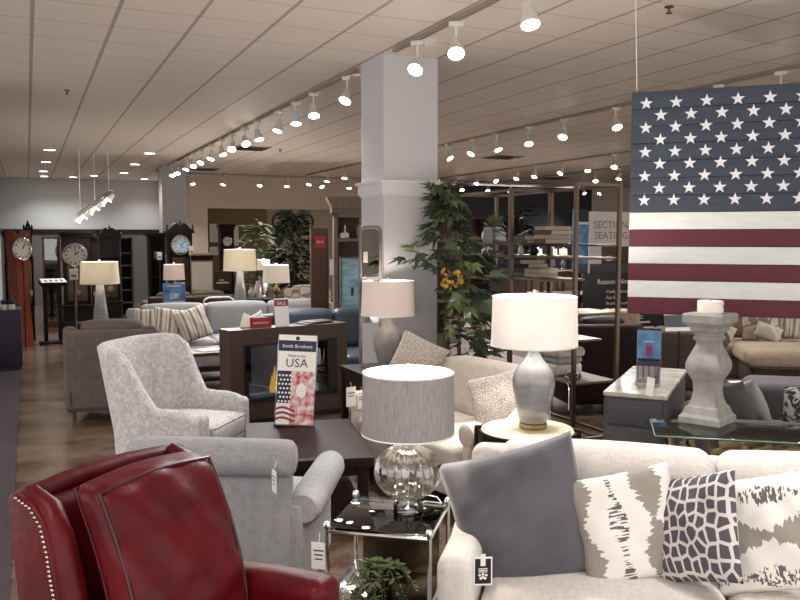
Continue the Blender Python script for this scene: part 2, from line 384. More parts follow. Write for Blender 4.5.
# ------------------------------------------------------------------ ceiling fixtures
bpy.context.view_layer.update()
def make_spot():
    r = thing('track_spotlight', 'white track spotlight', 'spotlight')
    MB().box(-.05, .05, -.02, .02, -.035, 0, bev=.005).build('adapter', M['spotw'], r)
    MB().tube([(0, 0, -.03), (0, 0, -.13)], .009, 6).build('stem', M['spotw'], r)
    h = MB().lathe([(.028, .07), (.036, .05), (.036, .02), (.05, -.02), (.062, -.07), (.062, -.075), (.055, -.075)], seg=16, cap=False).build('housing', M['spotw'], r)
    h.location = (0, 0, -.17)
    f = MB().lathe([(.0001, -.068), (.056, -.070)], seg=16, cap=False).build('bulb_face', M['lampon'], h)
    return r
PW = 2.6; spot0 = make_spot(); used = [False]
LT = []
def place_spot(x, y, zc, label, group, tilt, az, power, drop=None):
    o = spot0 if not used[0] else copy_tree(spot0); used[0] = True
    o.location = (x, y, zc); o['label'] = label; o['group'] = group; o.rotation_euler = (0, 0, az)
    h = [c for c in o.children if c.name.startswith('housing')][0]; h.rotation_euler = (tilt, 0, 0)
    if power:
        l = light('SPOT', (0, 0, -.29), power, parent=o, spot_size=math.radians(104), spot_blend=1, shadow_soft_size=.06)
        l.rotation_euler = (tilt, 0, 0); l.location = (0, .13*math.sin(tilt), -.17-.13*math.cos(tilt))
    return o
def track(name, label, x, y0, y1, z=CEIL, x1=None):
    x1 = x if x1 is None else x1
    a = math.atan2(x1-x, y1-y0); L = math.hypot(x1-x, y1-y0)
    o = thing(name, label, 'track', (x, y0, z), -a)
    MB().box(-.018, .018, 0, L, -.03, 0).build('rail', M['tracks'], o); MB().box(-.024, .024, -.05, 0, -.034, 0).build('end_cap', M['tracks'], o)
    return o
def row(pts, xf, trk, near, power=40, hh=3.03, yf=None):
    pts = sorted(pts, key=lambda p: p[1])
    for i, (px, py) in enumerate(pts):
        w = P(px, py, hh); random.random()
        x = xf if xf is not None else w.x; y = w.y if xf is None else w.y
        if xf is not None:                       # slide along the ray's depth so it hangs on the rail
            d = ray(px, py); y = d.y*(xf/d.x)
        if yf is not None:
            d = ray(px, py); y = yf; x = d.x*(yf/d.y)
        az = -math.atan2(x, y)+random.uniform(-.9, .9)
        place_spot(x, y, CEIL-.03, 'white track spotlight, %s from the near end of the %s' % (ORD[i], trk), 'spotlights on the '+trk, -random.uniform(.3, .75), az, power*PW)
T1 = [(172.5, 177), (177.5, 173.7), (187, 170), (194, 166.7), (201.7, 163), (211.7, 158), (222, 153), (232.5, 149.7), (245, 140.5), (258, 136.5), (278.7, 127.5), (296, 117.5), (313.7, 109), (347.5, 92.5)]
row(T1, 2.72, 'long track left of the pillar', 1, 30)
track('ceiling_track', 'long ceiling track running away left of the near pillar', 2.72, 7.0, 19.3)
track('ceiling_track', 'short ceiling track in front of the pillar top', 2.72, 3.2, 6.1)
row([(456, 31), (417.7, 58), (529, 5)], 2.72, 'short track before the pillar', 1, 38)
T3 = [(448, 150.7), (472.8, 144.6), (496.7, 138.9), (528.7, 128.9), (563.9, 123), (616, 112.3), (719, 83), (781, 73)]
row(T3, 6.15, 'nearest track right of pillar', 1, 45)
track('ceiling_track', 'ceiling track crossing above the flag', 6.15, 3.6, 13.2)
T4 = [(457, 178.8), (477, 178), (495, 175.9), (517.4, 171.7), (535, 168.5), (561.8, 165.4), (588, 160), (615, 157.5)]
row(T4, 9.6, 'middle track right of pillar', 1, 60)
track('ceiling_track', 'ceiling track midway to the far right wall', 9.6, 9, 20.2)
row([(595.6, 180), (619.5, 176.6)], 11.6, 'far right track beside flag', 1, 45)
track('ceiling_track', 'far right ceiling track seen just left of the flag', 11.6, 12, 18.8)
row([(461.8, 189), (488, 189), (509.8, 188), (583.6, 190.6), (600.6, 190.3)], None, 'track along the slate wall', 1, 45, yf=19.4)
track('ceiling_track', 'ceiling track running along the slate wall', 9.8, 19.4, 19.4001, x1=15.6)
row([(309.5, 182.5), (327.5, 179), (344.5, 174.5)], 6.15, 'track ending behind the pillar', 1, 45)
track('ceiling_track', 'far ceiling track left of the pillar near the beige wall', 6.15, 13.9, 19.0)
row([(192.5, 185.5), (224, 184), (260, 186), (287, 185), (321, 186), (349, 187)], None, 'track along the beige wall', 1, 45, yf=19.6)
track('ceiling_track', 'ceiling track running along the beige wall', 3.5, 19.6, 19.6001, x1=8.6)
for i, (px, py) in enumerate([(49.6, 149.5), (46, 161.7), (43.5, 171), (44.5, 184), (73, 182), (94, 175.5), (124, 172.5), (135, 164), (149.5, 153), (144.5, 184.6)]):
    w = P(px, max(py, 0), CEIL); w.y = min(w.y, 22.3)
    if py > 178: d = ray(px, py); w = Vector((d.x*22.2/d.y, 22.2, CEIL))
    o = thing('recessed_downlight', '%s round recessed downlight over the clock aisle, counting the left column first' % ORD[i], 'downlight', (w.x, w.y, CEIL), 0, 'downlights over the clock aisle')
    MB().lathe([(.10, 0), (.135, -.004), (.135, -.012), (.10, -.012)], seg=20, cap=False).build('trim_ring', M['white'], o)
    MB().lathe([(.0001, -.006), (.1, -.006)], seg=20, cap=False).build('lamp_face', M['downon'], o)
    light('SPOT', (0, 0, -.03), 110, parent=o, spot_size=2.2, spot_blend=1, shadow_soft_size=.1)
for i, (px, py, lb) in enumerate([(67, 93, 'small dark fire sprinkler on the ceiling, upper left'), (669, 11, 'small dark fire sprinkler on the ceiling above the flag'), (280, 151, 'tiny sprinkler on the ceiling left of the pillar')]):
    w = P(px, py, CEIL-.03); o = thing('sprinkler', lb, 'sprinkler', (w.x, w.y, CEIL))
    MB().lathe([(.03, 0), (.03, -.008), (.01, -.012), (.01, -.04)], seg=12).build('body', M['chrome'] if i > 2 else M['bronze'], o)
    MB().lathe([(.001, -.04), (.022, -.042), (.022, -.046), (.001, -.046)], seg=12).build('deflector', M['bronze'], o)
for (px, py, lb) in [(250, 148, 'dark ceiling air vent left of the pillar'), (204, 169, 'dark ceiling air vent near the far pillar'), (503, 157, 'dark ceiling air vent right of the pillar'), (553, 178, 'small dark ceiling air vent by the slate wall')]:
    w = P(px, py, CEIL); o = thing('air_vent', lb, 'vent', (w.x, w.y, CEIL)); m = MB()
    MB().box(-.3, .3, -.3, .3, -.012, 0, bev=.003).build('frame', M['tracks'], o)
    for k in range(6): m.box(-.26, .26, -.25+k*.09, -.21+k*.09, -.022, -.012)
    m.build('slats', M['black'], o)
# hanging spotlight bar over the clocks
hb = P(95, 203, 2.35); hb = Vector((ray(95, 205).x/ray(95, 205).y*15.5, 15.5, 0))
zb = V(95, 205, 15.5).z
o = thing('hanging_spotlight_bar', 'steel spotlight bar hanging on thin wires over the clock aisle', 'light fixture', (hb.x, hb.y, zb), .2)
MB().tube([(-.3, 0, -.17), (.3, 0, .27)], .022, 8).build('bar', M['steel'], o)
for k in (-.25, .0, .25): MB().tube([(k, 0, k*.73+.05), (k, 0, CEIL-zb)], .006, 5).build('wire', M['white'], o)
for k in range(6):
    x = -.27+k*.105
    h = MB().lathe([(.03, .08), (.045, 0), (.06, -.05), (.055, -.05)], seg=12, cap=False, mat=Matrix.Translation((x, -.06*(k%2), x*.73-.06)) @ Matrix.Rotation(.7, 4, 'Y')).build('spotlight_head', M['spotw'], o)
    MB().lathe([(.0001, -.045), (.055, -.047)], seg=12, cap=False, mat=Matrix.Translation((x, -.06*(k%2), x*.73-.06)) @ Matrix.Rotation(.7, 4, 'Y')).build('bulb_face', M['lampon'], h)
light('SPOT', (0, 0, -.15), 50, parent=o, spot_size=2.2, spot_blend=1)

for i, (x, y) in enumerate([(2.72, 2.0), (2.72, .6), (2.72, -1.0), (6.15, 2.0), (6.15, .2), (6.15, -1.5), (-.7, 1.0), (-.7, 4.0), (-.9, 7.0), (9.6, 2), (9.6, 5), (9.6, 7.5), (12.8, 4), (12.8, 8)]):
    place_spot(x, y, CEIL-.03, 'white track spotlight outside the photo, %s of those around the camera' % (ORD[i]), 'spotlights outside the photo', 0 if i > 5 else .25*(1 if i % 2 else -1), .4*i, 30*PW)
# ------------------------------------------------------------------ furniture builders (front faces local -Y)
def yaw(d): return math.atan2(d[0], -d[1])                     # rotation that turns local -Y towards d
def cushion_mesh(w, h, t, n=24, pin=.05):
    m = MB(); vs = []; fs = []; idx = {}
    for s in (0, 1):
        for i in range(n+1):
            for j in range(n+1):
                u = -1+2*i/n; v = -1+2*j/n
                if s == 1 and (i in (0, n) or j in (0, n)): idx[(s, i, j)] = idx[(0, i, j)]; continue
                x = w/2*u*(1-pin*(1-v*v)); z = h/2*v*(1-pin*(1-u*u))
                th = t/2*((1-u**2)*(1-v**2))**.5*(1+.06*math.sin(3*u+2*v+h*40)); k0 = (1-u**4)*(1-v**4); wr = k0*t*(.022*math.sin(7*u+5*v)+.02*math.sin(13*u*v+6*u+h*30)+.014*math.sin(21*v-9*u))*(1 if s else -1)
                idx[(s, i, j)] = len(vs); vs.append((x, (-th if s == 0 else th)+wr, z))
        for i in range(n):
            for j in range(n):
                fs.append([idx[(s, i, j)], idx[(s, i+1, j)], idx[(s, i+1, j+1)], idx[(s, i, j+1)]])
    m.add(vs, fs); return m
def edge_pts(w, h, pin=.05, n=14):
    out = []
    for (a, b) in ((0, 0), (1, 0), (1, 1), (0, 1)):
        for k in range(n):
            u, v = {(0, 0): (-1+2*k/n, -1), (1, 0): (1, -1+2*k/n), (1, 1): (1-2*k/n, 1), (0, 1): (-1, 1-2*k/n)}[(a, b)]
            out.append((w/2*u*(1-pin*(1-v*v)), 0, h/2*v*(1-pin*(1-u*u))))
    return out
def pillow(label, w, h, t, mat, loc, d, lean=.3, roll=0, group=None, pipe=None, pin=.05, name='throw_pillow'):
    m = cushion_mesh(w, h, t, pin=pin)
    o = m.build(name, mat, sharp=3); tag(o, label, 'pillow', group)
    o.rotation_mode = 'YXZ'; o.location = loc; o.rotation_euler = (-lean, roll, yaw(d))
    if pipe: MB().tube(edge_pts(w, h, pin), .005, 5, closed=True).build('piping', pipe, o)
    return o
def legs(o, W, D, mat, h=.12, ins=.07, r=.025, kind='taper'):
    for sx in (-1, 1):
        for sy in (-1, 1):
            x, y = sx*(W/2-ins), sy*(D/2-ins)
            if kind == 'taper': m = MB().lathe([(r*.65, 0), (r, h)], x, y, 4 if r > .03 else 12)
            else: m = MB().box(x-r, x+r, y-r, y+r, 0, h)
            m.build('leg', mat, o)
def sofa(name, label, cat, loc, rz, W, D, mat, seat=.45, back=.85, arm=.6, aw=.15, n=2, style='box', leg=None, bcush=True, bt=.16, leg_h=.1, group=None, arms=(1, 1), cush_h=None, base0=None, front=None):
    o = thing(name, label, cat, loc, rz, group); fy = -D/2; by = D/2
    MB().rbox(-W/2+.01, W/2-.01, fy+.03, by-.02, leg_h, seat-.15, .025, k=2, m=2).build('base', mat, o)
    MB().rbox(-W/2+.01, W/2-.01, by-.14, by, leg_h+.01, back-.05, .05, k=3, m=5, fn=lambda v: Vector((v.x, v.y+.06*max(0, (v.z-.4)), v.z))).build('backrest', mat, o)
    for s, on in zip((-1, 1), arms):
        if not on: continue
        x0, x1 = (-W/2, -W/2+aw) if s < 0 else (W/2-aw, W/2)
        if style == 'box': m = MB().rbox(x0, x1, fy+.02, by, leg_h, arm, .045, k=3, m=4, puff=(.01, 0, .01))
        elif style == 'slope':
            m = MB().rbox(x0, x1, fy+.02, by, leg_h, arm, .05, k=3, m=6, fn=lambda v: Vector((v.x, v.y, v.z+(v.z-leg_h)/(arm-leg_h)*.12*max(0, (v.y+.1)/by))))
        else:
            r = aw*.62; m = MB().rbox(x0+.02, x1-.02, fy+.03, by-.02, leg_h, arm-.05, .03, k=2, m=3)
            cx = (x0+x1)/2+s*.03; prof = [(.001, 0), (r*.6, .0), (r*.9, .012), (r, .035), (r*1.02, D*.5), (r, D-.06), (r*.85, D-.02), (.001, D-.01)]
            m.lathe(prof, 0, 0, 22, mat=Matrix.Translation((cx, fy, arm-r)) @ Matrix.Rotation(-PI/2, 4, 'X'), cap=False)
        m.build('armrest', mat, o)
    iw = W-(aw*arms[0]+aw*arms[1])-.01; x = -W/2+aw*arms[0]+.005; cw = iw/n
    for i in range(n):
        MB().rbox(x+i*cw+.004, x+(i+1)*cw-.004, fy-.01, by-.14-(.0 if not bcush else .02), seat-.15, seat, .055, puff=(0, .01, .025), k=4, m=6).build('seat_cushion', mat, o)
        if bcush:
            def fn(v, s=seat): return Vector((v.x, v.y+.14*(v.z-s), v.z))
            MB().rbox(x+i*cw+.004, x+(i+1)*cw-.004, by-.14-bt-.03, by-.12, seat+.005, back if cush_h is None else cush_h, .07, puff=(.0, .03, .02), k=4, m=6, fn=fn).build('back_cushion', mat, o)
    legs(o, W, D, leg or M['dark_wood'], leg_h)
    return o
def drum_shade(o, r1, r0, z0, z1, mat, inner, name='lamp_shade'):   # r1 top radius, r0 bottom
    m = MB(); m.lathe([(r0, z0), (r1, z1), (r1-.004, z1), (r0-.004, z0), (r0, z0)], seg=40, cap=False)
    s = m.build(name, mat, o)
    MB().lathe([(r0-.006, z0+.002), (r1-.006, z1-.002)], seg=40, cap=False).build('shade_lining', inner, s)
    for (r, z) in ((r0, z0), (r1, z1)): MB().tube([((r-.001)*math.cos(2*PI*k/40), (r-.001)*math.sin(2*PI*k/40), z) for k in range(40)], .004, 5, closed=True).build('shade_rim', M['white'], s)
    sp = MB()
    for k in range(3): a = 2*PI*k/3; sp.tube([(0, 0, z1-.03), ((r1-.006)*math.cos(a), (r1-.006)*math.sin(a), z1-.012)], .003, 5)
    sp.build('spider', M['steel'], s)
    return s
def lamp(name, label, loc, body, shade_r, z0, z1, bmat, smat, r1=None, inner=None, energy=14, group=None, finial='ball', seg=32, rz=0, base=None, body_kw={}, square=False, bulb_z=None):
    o = thing(name, label, 'lamp', loc, rz, group); r1 = r1 or shade_r
    MB().lathe(body, seg=4 if square else seg, **body_kw).build('lamp_body', bmat, o, sharp=.9)
    if base: MB().lathe(base[0], seg=seg).build('lamp_base', base[1], o)
    zt = body[-1][1]
    MB().tube([(0, 0, zt-.01), (0, 0, z1-.02)], .006, 6).build('lamp_stem', M['steel'], o)
    drum_shade(o, r1, shade_r, z0, z1, smat, inner or smat)
    MB().lathe([(.004, z1-.03), (.004, z1+.008), (.014, z1+.016), (.016, z1+.026), (.008, z1+.038), (.001, z1+.04)], seg=12).build('finial', M['white'] if finial == 'ball' else M['steel'], o)
    zb = bulb_z or (z0+z1)/2
    MB().lathe([(.012, zb-.06), (.014, zb-.035), (.028, zb-.01), (.03, zb+.01), (.018, zb+.034), (.001, zb+.04)], seg=12).build('bulb', M['bulb'], o)
    if energy: light('POINT', (.0, 0, zb+.06), energy, (1, .90, .78), o, shadow_soft_size=.04)
    return o
M['shadew'] = shade_mat('white_linen_shade', '#faf8f6', .55, '#f4f1ee'); M['shadec'] = shade_mat('cream_linen_shade', '#f8f4e8', .5); M['shadeg'] = shade_mat('grey_linen_shade', '#a8a4a0', .14, '#8f8b87')
M['shadein'] = shade_mat('white_shade_lining', '#f2efe8', .1); M['shadep'] = shade_mat('pinkish_linen_shade', '#efe7e2', .4)
def hang_tag(label, loc, rz, w=.05, h=.09, tilt=0, mat=None, lines=3, name='price_tag'):
    o = thing(name, label, 'tag', loc, rz); o.rotation_euler = (tilt, 0, rz)
    MB().box(-w/2, w/2, -.001, .001, -h, 0, bev=.0005).build('card', mat or M['paper'], o)
    MB().tube([(0, 0, -.006), (.004, .004, .02), (0, .012, .035)], .0012, 5).build('string', M['white'], o)
    m = MB()
    for k in range(lines):
        ww = w*(.36-.05*(k % 3)); m.box(-ww, ww, -.0016, -.001, -h*(.3+k*.16)-h*.03, -h*(.3+k*.16)+h*.02)
    if lines: m.build('printed_lines', M['black'] if mat is None else M['paper'], o)
    return o
def at_cam(px, py, z):                                          # point at a given distance along the view
    d = ray(px, py); e = Vector((0, 0, EYE)); return e+d*z

# ------------------------------------------------------------------ foreground: red recliner
def red_chair():
    d = Vector((.6, -.8, 0)); rx = Vector((.8, .6, 0)); A = Vector((-.05, 2.41, 0))
    W = .62; c = A+rx*(W/2)+d*.40+Vector((.022, .085, 0))
    o = thing('leather_recliner', 'red leather recliner with nailhead trim and loose back cushion in the near left corner', 'armchair', c, yaw(d))
    R = M['red']
    def rec(v): return Vector((v.x, v.y+.16*max(0, v.z-.4), v.z))
    MB().rbox(-W/2+.03, W/2-.03, -.36, .34, .1, .32, .03, k=2, m=3).build('base', R, o)
    MB().rbox(-W/2+.05, W/2-.05, .28, .40, .14, 1.0, .05, k=4, m=8, fn=rec).build('backrest', R, o)
    MB().tube([(-W/2+.05, .44, 1.0), (-.1, .445, 1.012), (.1, .445, 1.012), (W/2-.05, .44, 1.0)], .035, 12).build('top_roll', R, o)
    nb = []
    for s in (-1, 1):
        # wing panel: curved front edge
        prof = [(.44, .1), (.41, .5), (.465, 1.0), (.455, 1.025), (.42, 1.03), (.36, 1.01), (.315, .965), (.285, .88), (.26, .75), (.23, .62), (.1, .56), (-.3, .54), (-.36, .52), (-.37, .1)]
        x0, x1 = (-W/2-.015, -W/2+.05) if s < 0 else (W/2-.05, W/2+.015)
        m = MB().prism([(y, z) for y, z in prof], x0, x1, 'x'); m.bevel(.014, 3, .9); m.build('side_panel', R, o)
        # soft inner wing roll following the front edge
        pts = [(s*(W/2-.035), .42, 1.02), (s*(W/2-.035), .345, .985), (s*(W/2-.035), .30, .9), (s*(W/2-.035), .27, .77), (s*(W/2-.035), .24, .64)]
        MB().tube(pts, [.026, .036, .04, .044, .04], 12).build('wing_roll', R, o)
        edge = prof[4:10]; xs = s*(W/2+.017); m = MB()
        L = []; 
        for k in range(len(edge)-1):
            a, b = Vector(edge[k]), Vector(edge[k+1]); n = max(1, round((b-a).length/.0155))
            for q in range(n): L.append(a+(b-a)*q/n)
        cc = Vector((.37, .8))
        for q in L:
            dd = (cc-q).normalized()*.012; y, z = q+dd
            m.lathe([(.0055, 0), (.0045, .0025), (.001, .0045)], seg=7, mat=Matrix.Translation((xs, y, z)) @ Matrix.Rotation(s*PI/2, 4, 'Y'))
        m.build('nailhead_trim', M['nail'], o)
        # padded arm
        def arm(v, s=s): t = max(0, min(1, (.25-v.y)/.62)); return Vector((v.x+s*.05*t, v.y, v.z+.03*t))
        ax0, ax1 = (-W/2-.07, -W/2+.07) if s < 0 else (W/2-.07, W/2+.07)
        MB().rbox(ax0, ax1, -.20, .26, .12, .635, .045, k=4, m=6, puff=(0, 0, .012), fn=arm).build('armrest', R, o)
        m = MB()
        for k in range(30):
            y = .24-k*.0145; t = max(0, min(1, (.25-y)/.62)); m.lathe([(.0055, 0), (.0045, .0025), (.001, .0045)], seg=7, mat=Matrix.Translation((s*(W/2+.07-.008+.05*t), y, .627+.03*t)) @ Matrix.Rotation(s*.7, 4, 'Y'))
        for k in range(16): m.lathe([(.0055, 0), (.0045, .0025), (.001, .0045)], seg=7, mat=Matrix.Translation((s*(W/2+.10), -.196, .62-k*.0155)) @ Matrix.Rotation(PI/2, 4, 'X'))
        m.build('nailhead_trim', M['nail'], o)
    # loose back cushion with piping and creases
    cw, ct, z0, z1 = .47, .12, .44, 1.05
    def cr(v):
        w = .006*math.sin(v.x*38+v.z*23)+.005*math.sin(v.z*46-v.x*15); u = (v.z-z0)/(z1-z0)
        return Vector((v.x, v.y+.26*(v.z-.44)-.05*math.sin(PI*min(1, max(0, u)))+(w if v.y < .12 else 0), v.z+.012*math.cos(v.x*9)))
    q = MB().rbox(-cw/2, cw/2, .04, .04+ct, z0, z1, .04, puff=(.0, .025, 0), k=4, m=16, fn=cr).build('back_cushion', R, o, sharp=2)
    for yy in (.048, .04+ct-.012):
        a = cw/2-.012; b0, b1 = z0+.012, z1-.012; P4 = []
        for (xa, za, xb, zb) in ((-a, b0, a, b0), (a, b0, a, b1), (a, b1, -a, b1), (-a, b1, -a, b0)):
            for k in range(10): P4.append(cr(Vector((xa+(xb-xa)*k/10, yy+.1, za+(zb-za)*k/10)))-Vector((0, .1, 0)))
        MB().tube(P4, .0065, 6, closed=True).build('piping', M['red_pipe'], q)
    MB().rbox(-W/2+.08, W/2-.08, -.36, .14, .3, .46, .05, puff=(0, 0, .03), k=4, m=6).build('seat_cushion', R, o)
    legs(o, W, .7, M['dark_wood'], .1)
    return o
red_chair()
# ------------------------------------------------------------------ grey armchair with rolled back, seen from behind
def roll_chair():
    d = Vector((.5, .866, 0)); c = Vector((.90, 3.95, 0)); F_ = M['bluegrey']
    o = thing('rolled_arm_chair', 'pale grey linen armchair with rolled top seen from behind, beside the red recliner', 'armchair', c, yaw(d))
    # local: front -Y, back +Y (towards the camera)
    MB().rbox(-.36, .36, -.38, .34, .1, .33, .03, k=2, m=3).build('base', F_, o)
    m = MB().rbox(-.36, .36, .26, .36, .1, .78, .04, k=3, m=5)
    m.build('backrest', F_, o)
    r = .085; prof = [(.001, 0), (r*.7, .0), (r*.93, .015), (r, .04), (r*1.03, .38), (r, .72), (r*.93, .745), (r*.7, .76), (.001, .76)]
    MB().lathe(prof, seg=26, mat=Matrix.Translation((-.38, .345, .765)) @ Matrix.Rotation(PI/2, 4, 'Y'), cap=False).build('back_roll', F_, o)
    for s in (-1, 1):
        MB().rbox(s*.37-.045, s*.37+.045, -.36, .34, .1, .56, .035, k=3, m=3).build('armrest', F_, o)
        ra = .08; pr = [(.001, 0), (ra*.8, 0), (ra, .03), (ra*1.03, .35), (ra, .66), (ra*.9, .70), (.001, .71)]
        MB().lathe(pr, seg=22, mat=Matrix.Translation((s*.41, .33, .53)) @ Matrix.Rotation(PI/2-.02, 4, 'X'), cap=False).build('arm_roll', M['cushgrey'] if False else F_, o)
    MB().rbox(-.31, .31, -.4, .22, .32, .47, .05, puff=(0, 0, .03)).build('seat_cushion', F_, o)
    legs(o, .72, .72, M['dark_wood'], .1)
    p = at_cam(274, 470, 3.56); hang_tag('white price card hanging from the corner of the grey rolled-back armchair', p, yaw((-.9, .2, 0))+.25, .06, .1)
roll_chair()
# ------------------------------------------------------------------ mirrored end table with glass top
def end_table():
    FLc, FR = Vector((1.055, 3.03, 0)), Vector((1.385, 2.775, 0)); ux = (FR-FLc).normalized(); uy = Vector((-ux.y, ux.x, 0))
    W = (FR-FLc).length; D = .41; c = FLc+ux*W/2+uy*D/2; a = math.atan2(ux.y, ux.x)
    o = thing('glass_end_table', 'square end table with clear glass top and chrome rod frame under the glass gourd lamp', 'side table', c, a)
    w, h = W/2, D/2
    MB().box(-w, w, -h, h, .585, .595, bev=.002).build('glass_top', M['glass'], o)
    m = MB(); m2 = MB()
    for (x0, y0, x1, y1) in ((-w, -h, w, -h), (w, -h, w, h), (w, h, -w, h), (-w, h, -w, -h)):
        m.tube([(x0, y0, .578), (x1, y1, .578)], .007, 8); m2.tube([(x0, y0, .3), (x1, y1, .3)], .007, 8)
    m.build('upper_frame', M['chrome'], o); m2.build('lower_frame', M['chrome'], o)
    for sx in (-1, 1):
        for sy in (-1, 1):
            l = MB().tube([(sx*w, sy*h, 0), (sx*w, sy*h, .585)], .009, 8).build('leg', M['chrome'], o)
            MB().lathe([(.008, .585), (.015, .59), (.018, .602), (.013, .616), (.001, .62)], sx*w, sy*h, 14).build('corner_knob', M['chrome'], l)
    MB().box(-w, w, -h, h, .3, .308, bev=.002).build('lower_shelf', M['mirror'], o)
    MB().box(-w+.06, w-.02, -.0+.1, .115, .308, .57, bev=.003).build('mirror_panel', M['mirror_d'], o)
    # greenery standing on the lower shelf
    t = thing('greenery_pot', 'sprig of small green leaves in a pot inside the glass end table', 'plant', c+ux*(-.02)+uy*(-.08)+Vector((0, 0, .309)), a)
    MB().lathe([(.045, 0), (.055, .08), (.06, .1), (.052, .1), (.045, .02)], seg=18).build('pot', M['dark_wood'], t)
    mb = MB(); st = MB(); rnd = random.Random(4)
    for k in range(34):
        az = rnd.uniform(0, 2*PI); ln = rnd.uniform(.09, .2); p0 = Vector((0, 0, .09)); pts = []
        for q in range(6):
            f = q/5; pts.append(p0+Vector((math.cos(az)*ln*f, math.sin(az)*ln*f*.75, .14*f-.2*f*f*(1+ln*3))))
        st.tube(pts, .0018, 4)
        for q in range(1, 6):
            for sgn in (-1, 1):
                p = pts[q]; aa = az+sgn*rnd.uniform(.5, 1.2); L = rnd.uniform(.025, .045); dv = Vector((math.cos(aa), math.sin(aa), rnd.uniform(-.6, .4))).normalized(); nv = dv.cross(Vector((rnd.uniform(-.5, .5), rnd.uniform(-.5, .5), 1))).normalized()*L*.22
                mb.add([p, p+dv*L*.5+nv, p+dv*L, p+dv*L*.5-nv], [(0, 1, 2, 3)])
    st.build('stems', M['bark'], t); mb.build('foliage', M['leafy3'], t)
    hang_tag('white price tag on the left leg of the glass end table', FLc+Vector((-.03, .02, .53)), a, .06, .11)
    # lamp
    L = P(408, 511, .595); L.z = .596
    g = NT('ribbed_lamp_glass'); gl = g.new('ShaderNodeBsdfGlossy'); gl.inputs['Roughness'].default_value = .06; tr = g.new('ShaderNodeBsdfTransparent'); tr.inputs[0].default_value = (.8, .79, .76, 1)
    mx = g.new('ShaderNodeMixShader'); lw = g.new('ShaderNodeLayerWeight'); lw.inputs[0].default_value = .35
    g.link(g.math('ADD', .13, g.math('MULTIPLY', lw.outputs['Facing'], .55)), mx.inputs[0]); g.link(tr.outputs[0], mx.inputs[1]); g.link(gl.outputs[0], mx.inputs[2]); g.link(mx.outputs[0], g.out.inputs[0])
    prof = [(.03, .045)]; R = .138; zc = .17
    for k in range(1, 16):
        t_ = PI*k/16; prof.append((max(.03, R*math.sin(t_)), zc-.118*math.cos(t_)))
    prof += [(.03, .30), (.028, .35)]
    o = lamp('glass_gourd_lamp', 'ribbed clear glass ball lamp with wide grey drum shade on the glass end table', L, prof, .195, .335, .59, g.m, M['shadeg'], r1=.19, inner=M['shadein'], energy=22, seg=96, body_kw=dict(rib=.045, nrib=24, cap=False), base=([(.055, 0), (.062, .004), (.062, .035), (.05, .045), (.03, .047)], M['glass']), bulb_z=.45)
    MB().tube([(0, 0, .02), (0, 0, .36)], .005, 6).build('centre_rod', M['chrome'], o)
    MB().tube([(.05, .04, .006), (.12, .07, .004), (.17, .02, .004), (.19, .1, .004), (.15, .17, .004)], .003, 5).build('power_cord', M['white'], o)
end_table()
# ------------------------------------------------------------------ cream sofa in front
OX = Vector((.79, -.613, 0)); OD = Vector((-.613, -.79, 0)); O0 = Vector((1.85, 3.27, 0))
SW, SD = 2.08, .92
sc_ = O0+OX*SW/2+OD*SD/2
sofa('cream_sofa', 'cream fabric two-cushion sofa in the right foreground', 'sofa', sc_, yaw(OD), SW, SD, M['cream'], seat=.45, back=.86, arm=.6, aw=.14, n=2, leg=M['dark_wood'], style='slope', bt=.17)
def SP(px, py, dv): return PL(px, py, O0+OD*dv, OD)
pillow('large charcoal velvet pillow leaning in the left corner of the cream sofa', .56, .56, .27, M['velvet'], SP(522, 517, .52), (OD+OX*.1).normalized(), .32, -.28, pin=.07)
pillow('grey and white ikat pillow in the middle of the cream sofa, beside the charcoal one', .42, .42, .15, M['ikat'], SP(629, 526, .52), (OD+OX*.2).normalized(), .35, -.2)
pillow('narrow dark pillow with pale geometric lattice between two ikat pillows', .40, .40, .15, M['geo'], SP(692, 528, .55), (OD*.75-OX*.8).normalized(), .32, -.36)
pillow('grey and white ikat pillow at the right edge, right of the lattice pillow', .42, .42, .15, M['ikat2'], SP(766, 533, .55), (OD*.9-OX*.35).normalized(), .3, -.3)
t = thing('hang_tag', 'black and white hang tag with small round emblem on the arm of the cream sofa', 'tag', PL(483, 557, O0+OD*.86, OD), yaw(OD)+.3)
MB().box(-.034, .034, -.0012, .0012, -.105, 0, bev=.0005).build('card', M['paper'], t)
MB().box(-.029, .029, -.0022, -.0012, -.098, -.006).build('black_panel', M['blackpr'], t)
MB().box(-.009, .009, -.0034, -.0022, -.032, .012).build('white_tab', M['paper'], t)
m = MB()
for k in range(3): m.box(-.016, .016, -.003, -.0022, -.044-k*.006, -.041-k*.006)
for (x, z) in ((-.012, -.066), (0, -.063), (.012, -.066), (-.008, -.078), (.008, -.078), (0, -.074)): m.lathe([(.005, 0), (.005, .001)], seg=10, mat=Matrix.Translation((x, -.0022, z)) @ Matrix.Rotation(PI/2, 4, 'X'))
m.build('emblem', M['paper'], t)
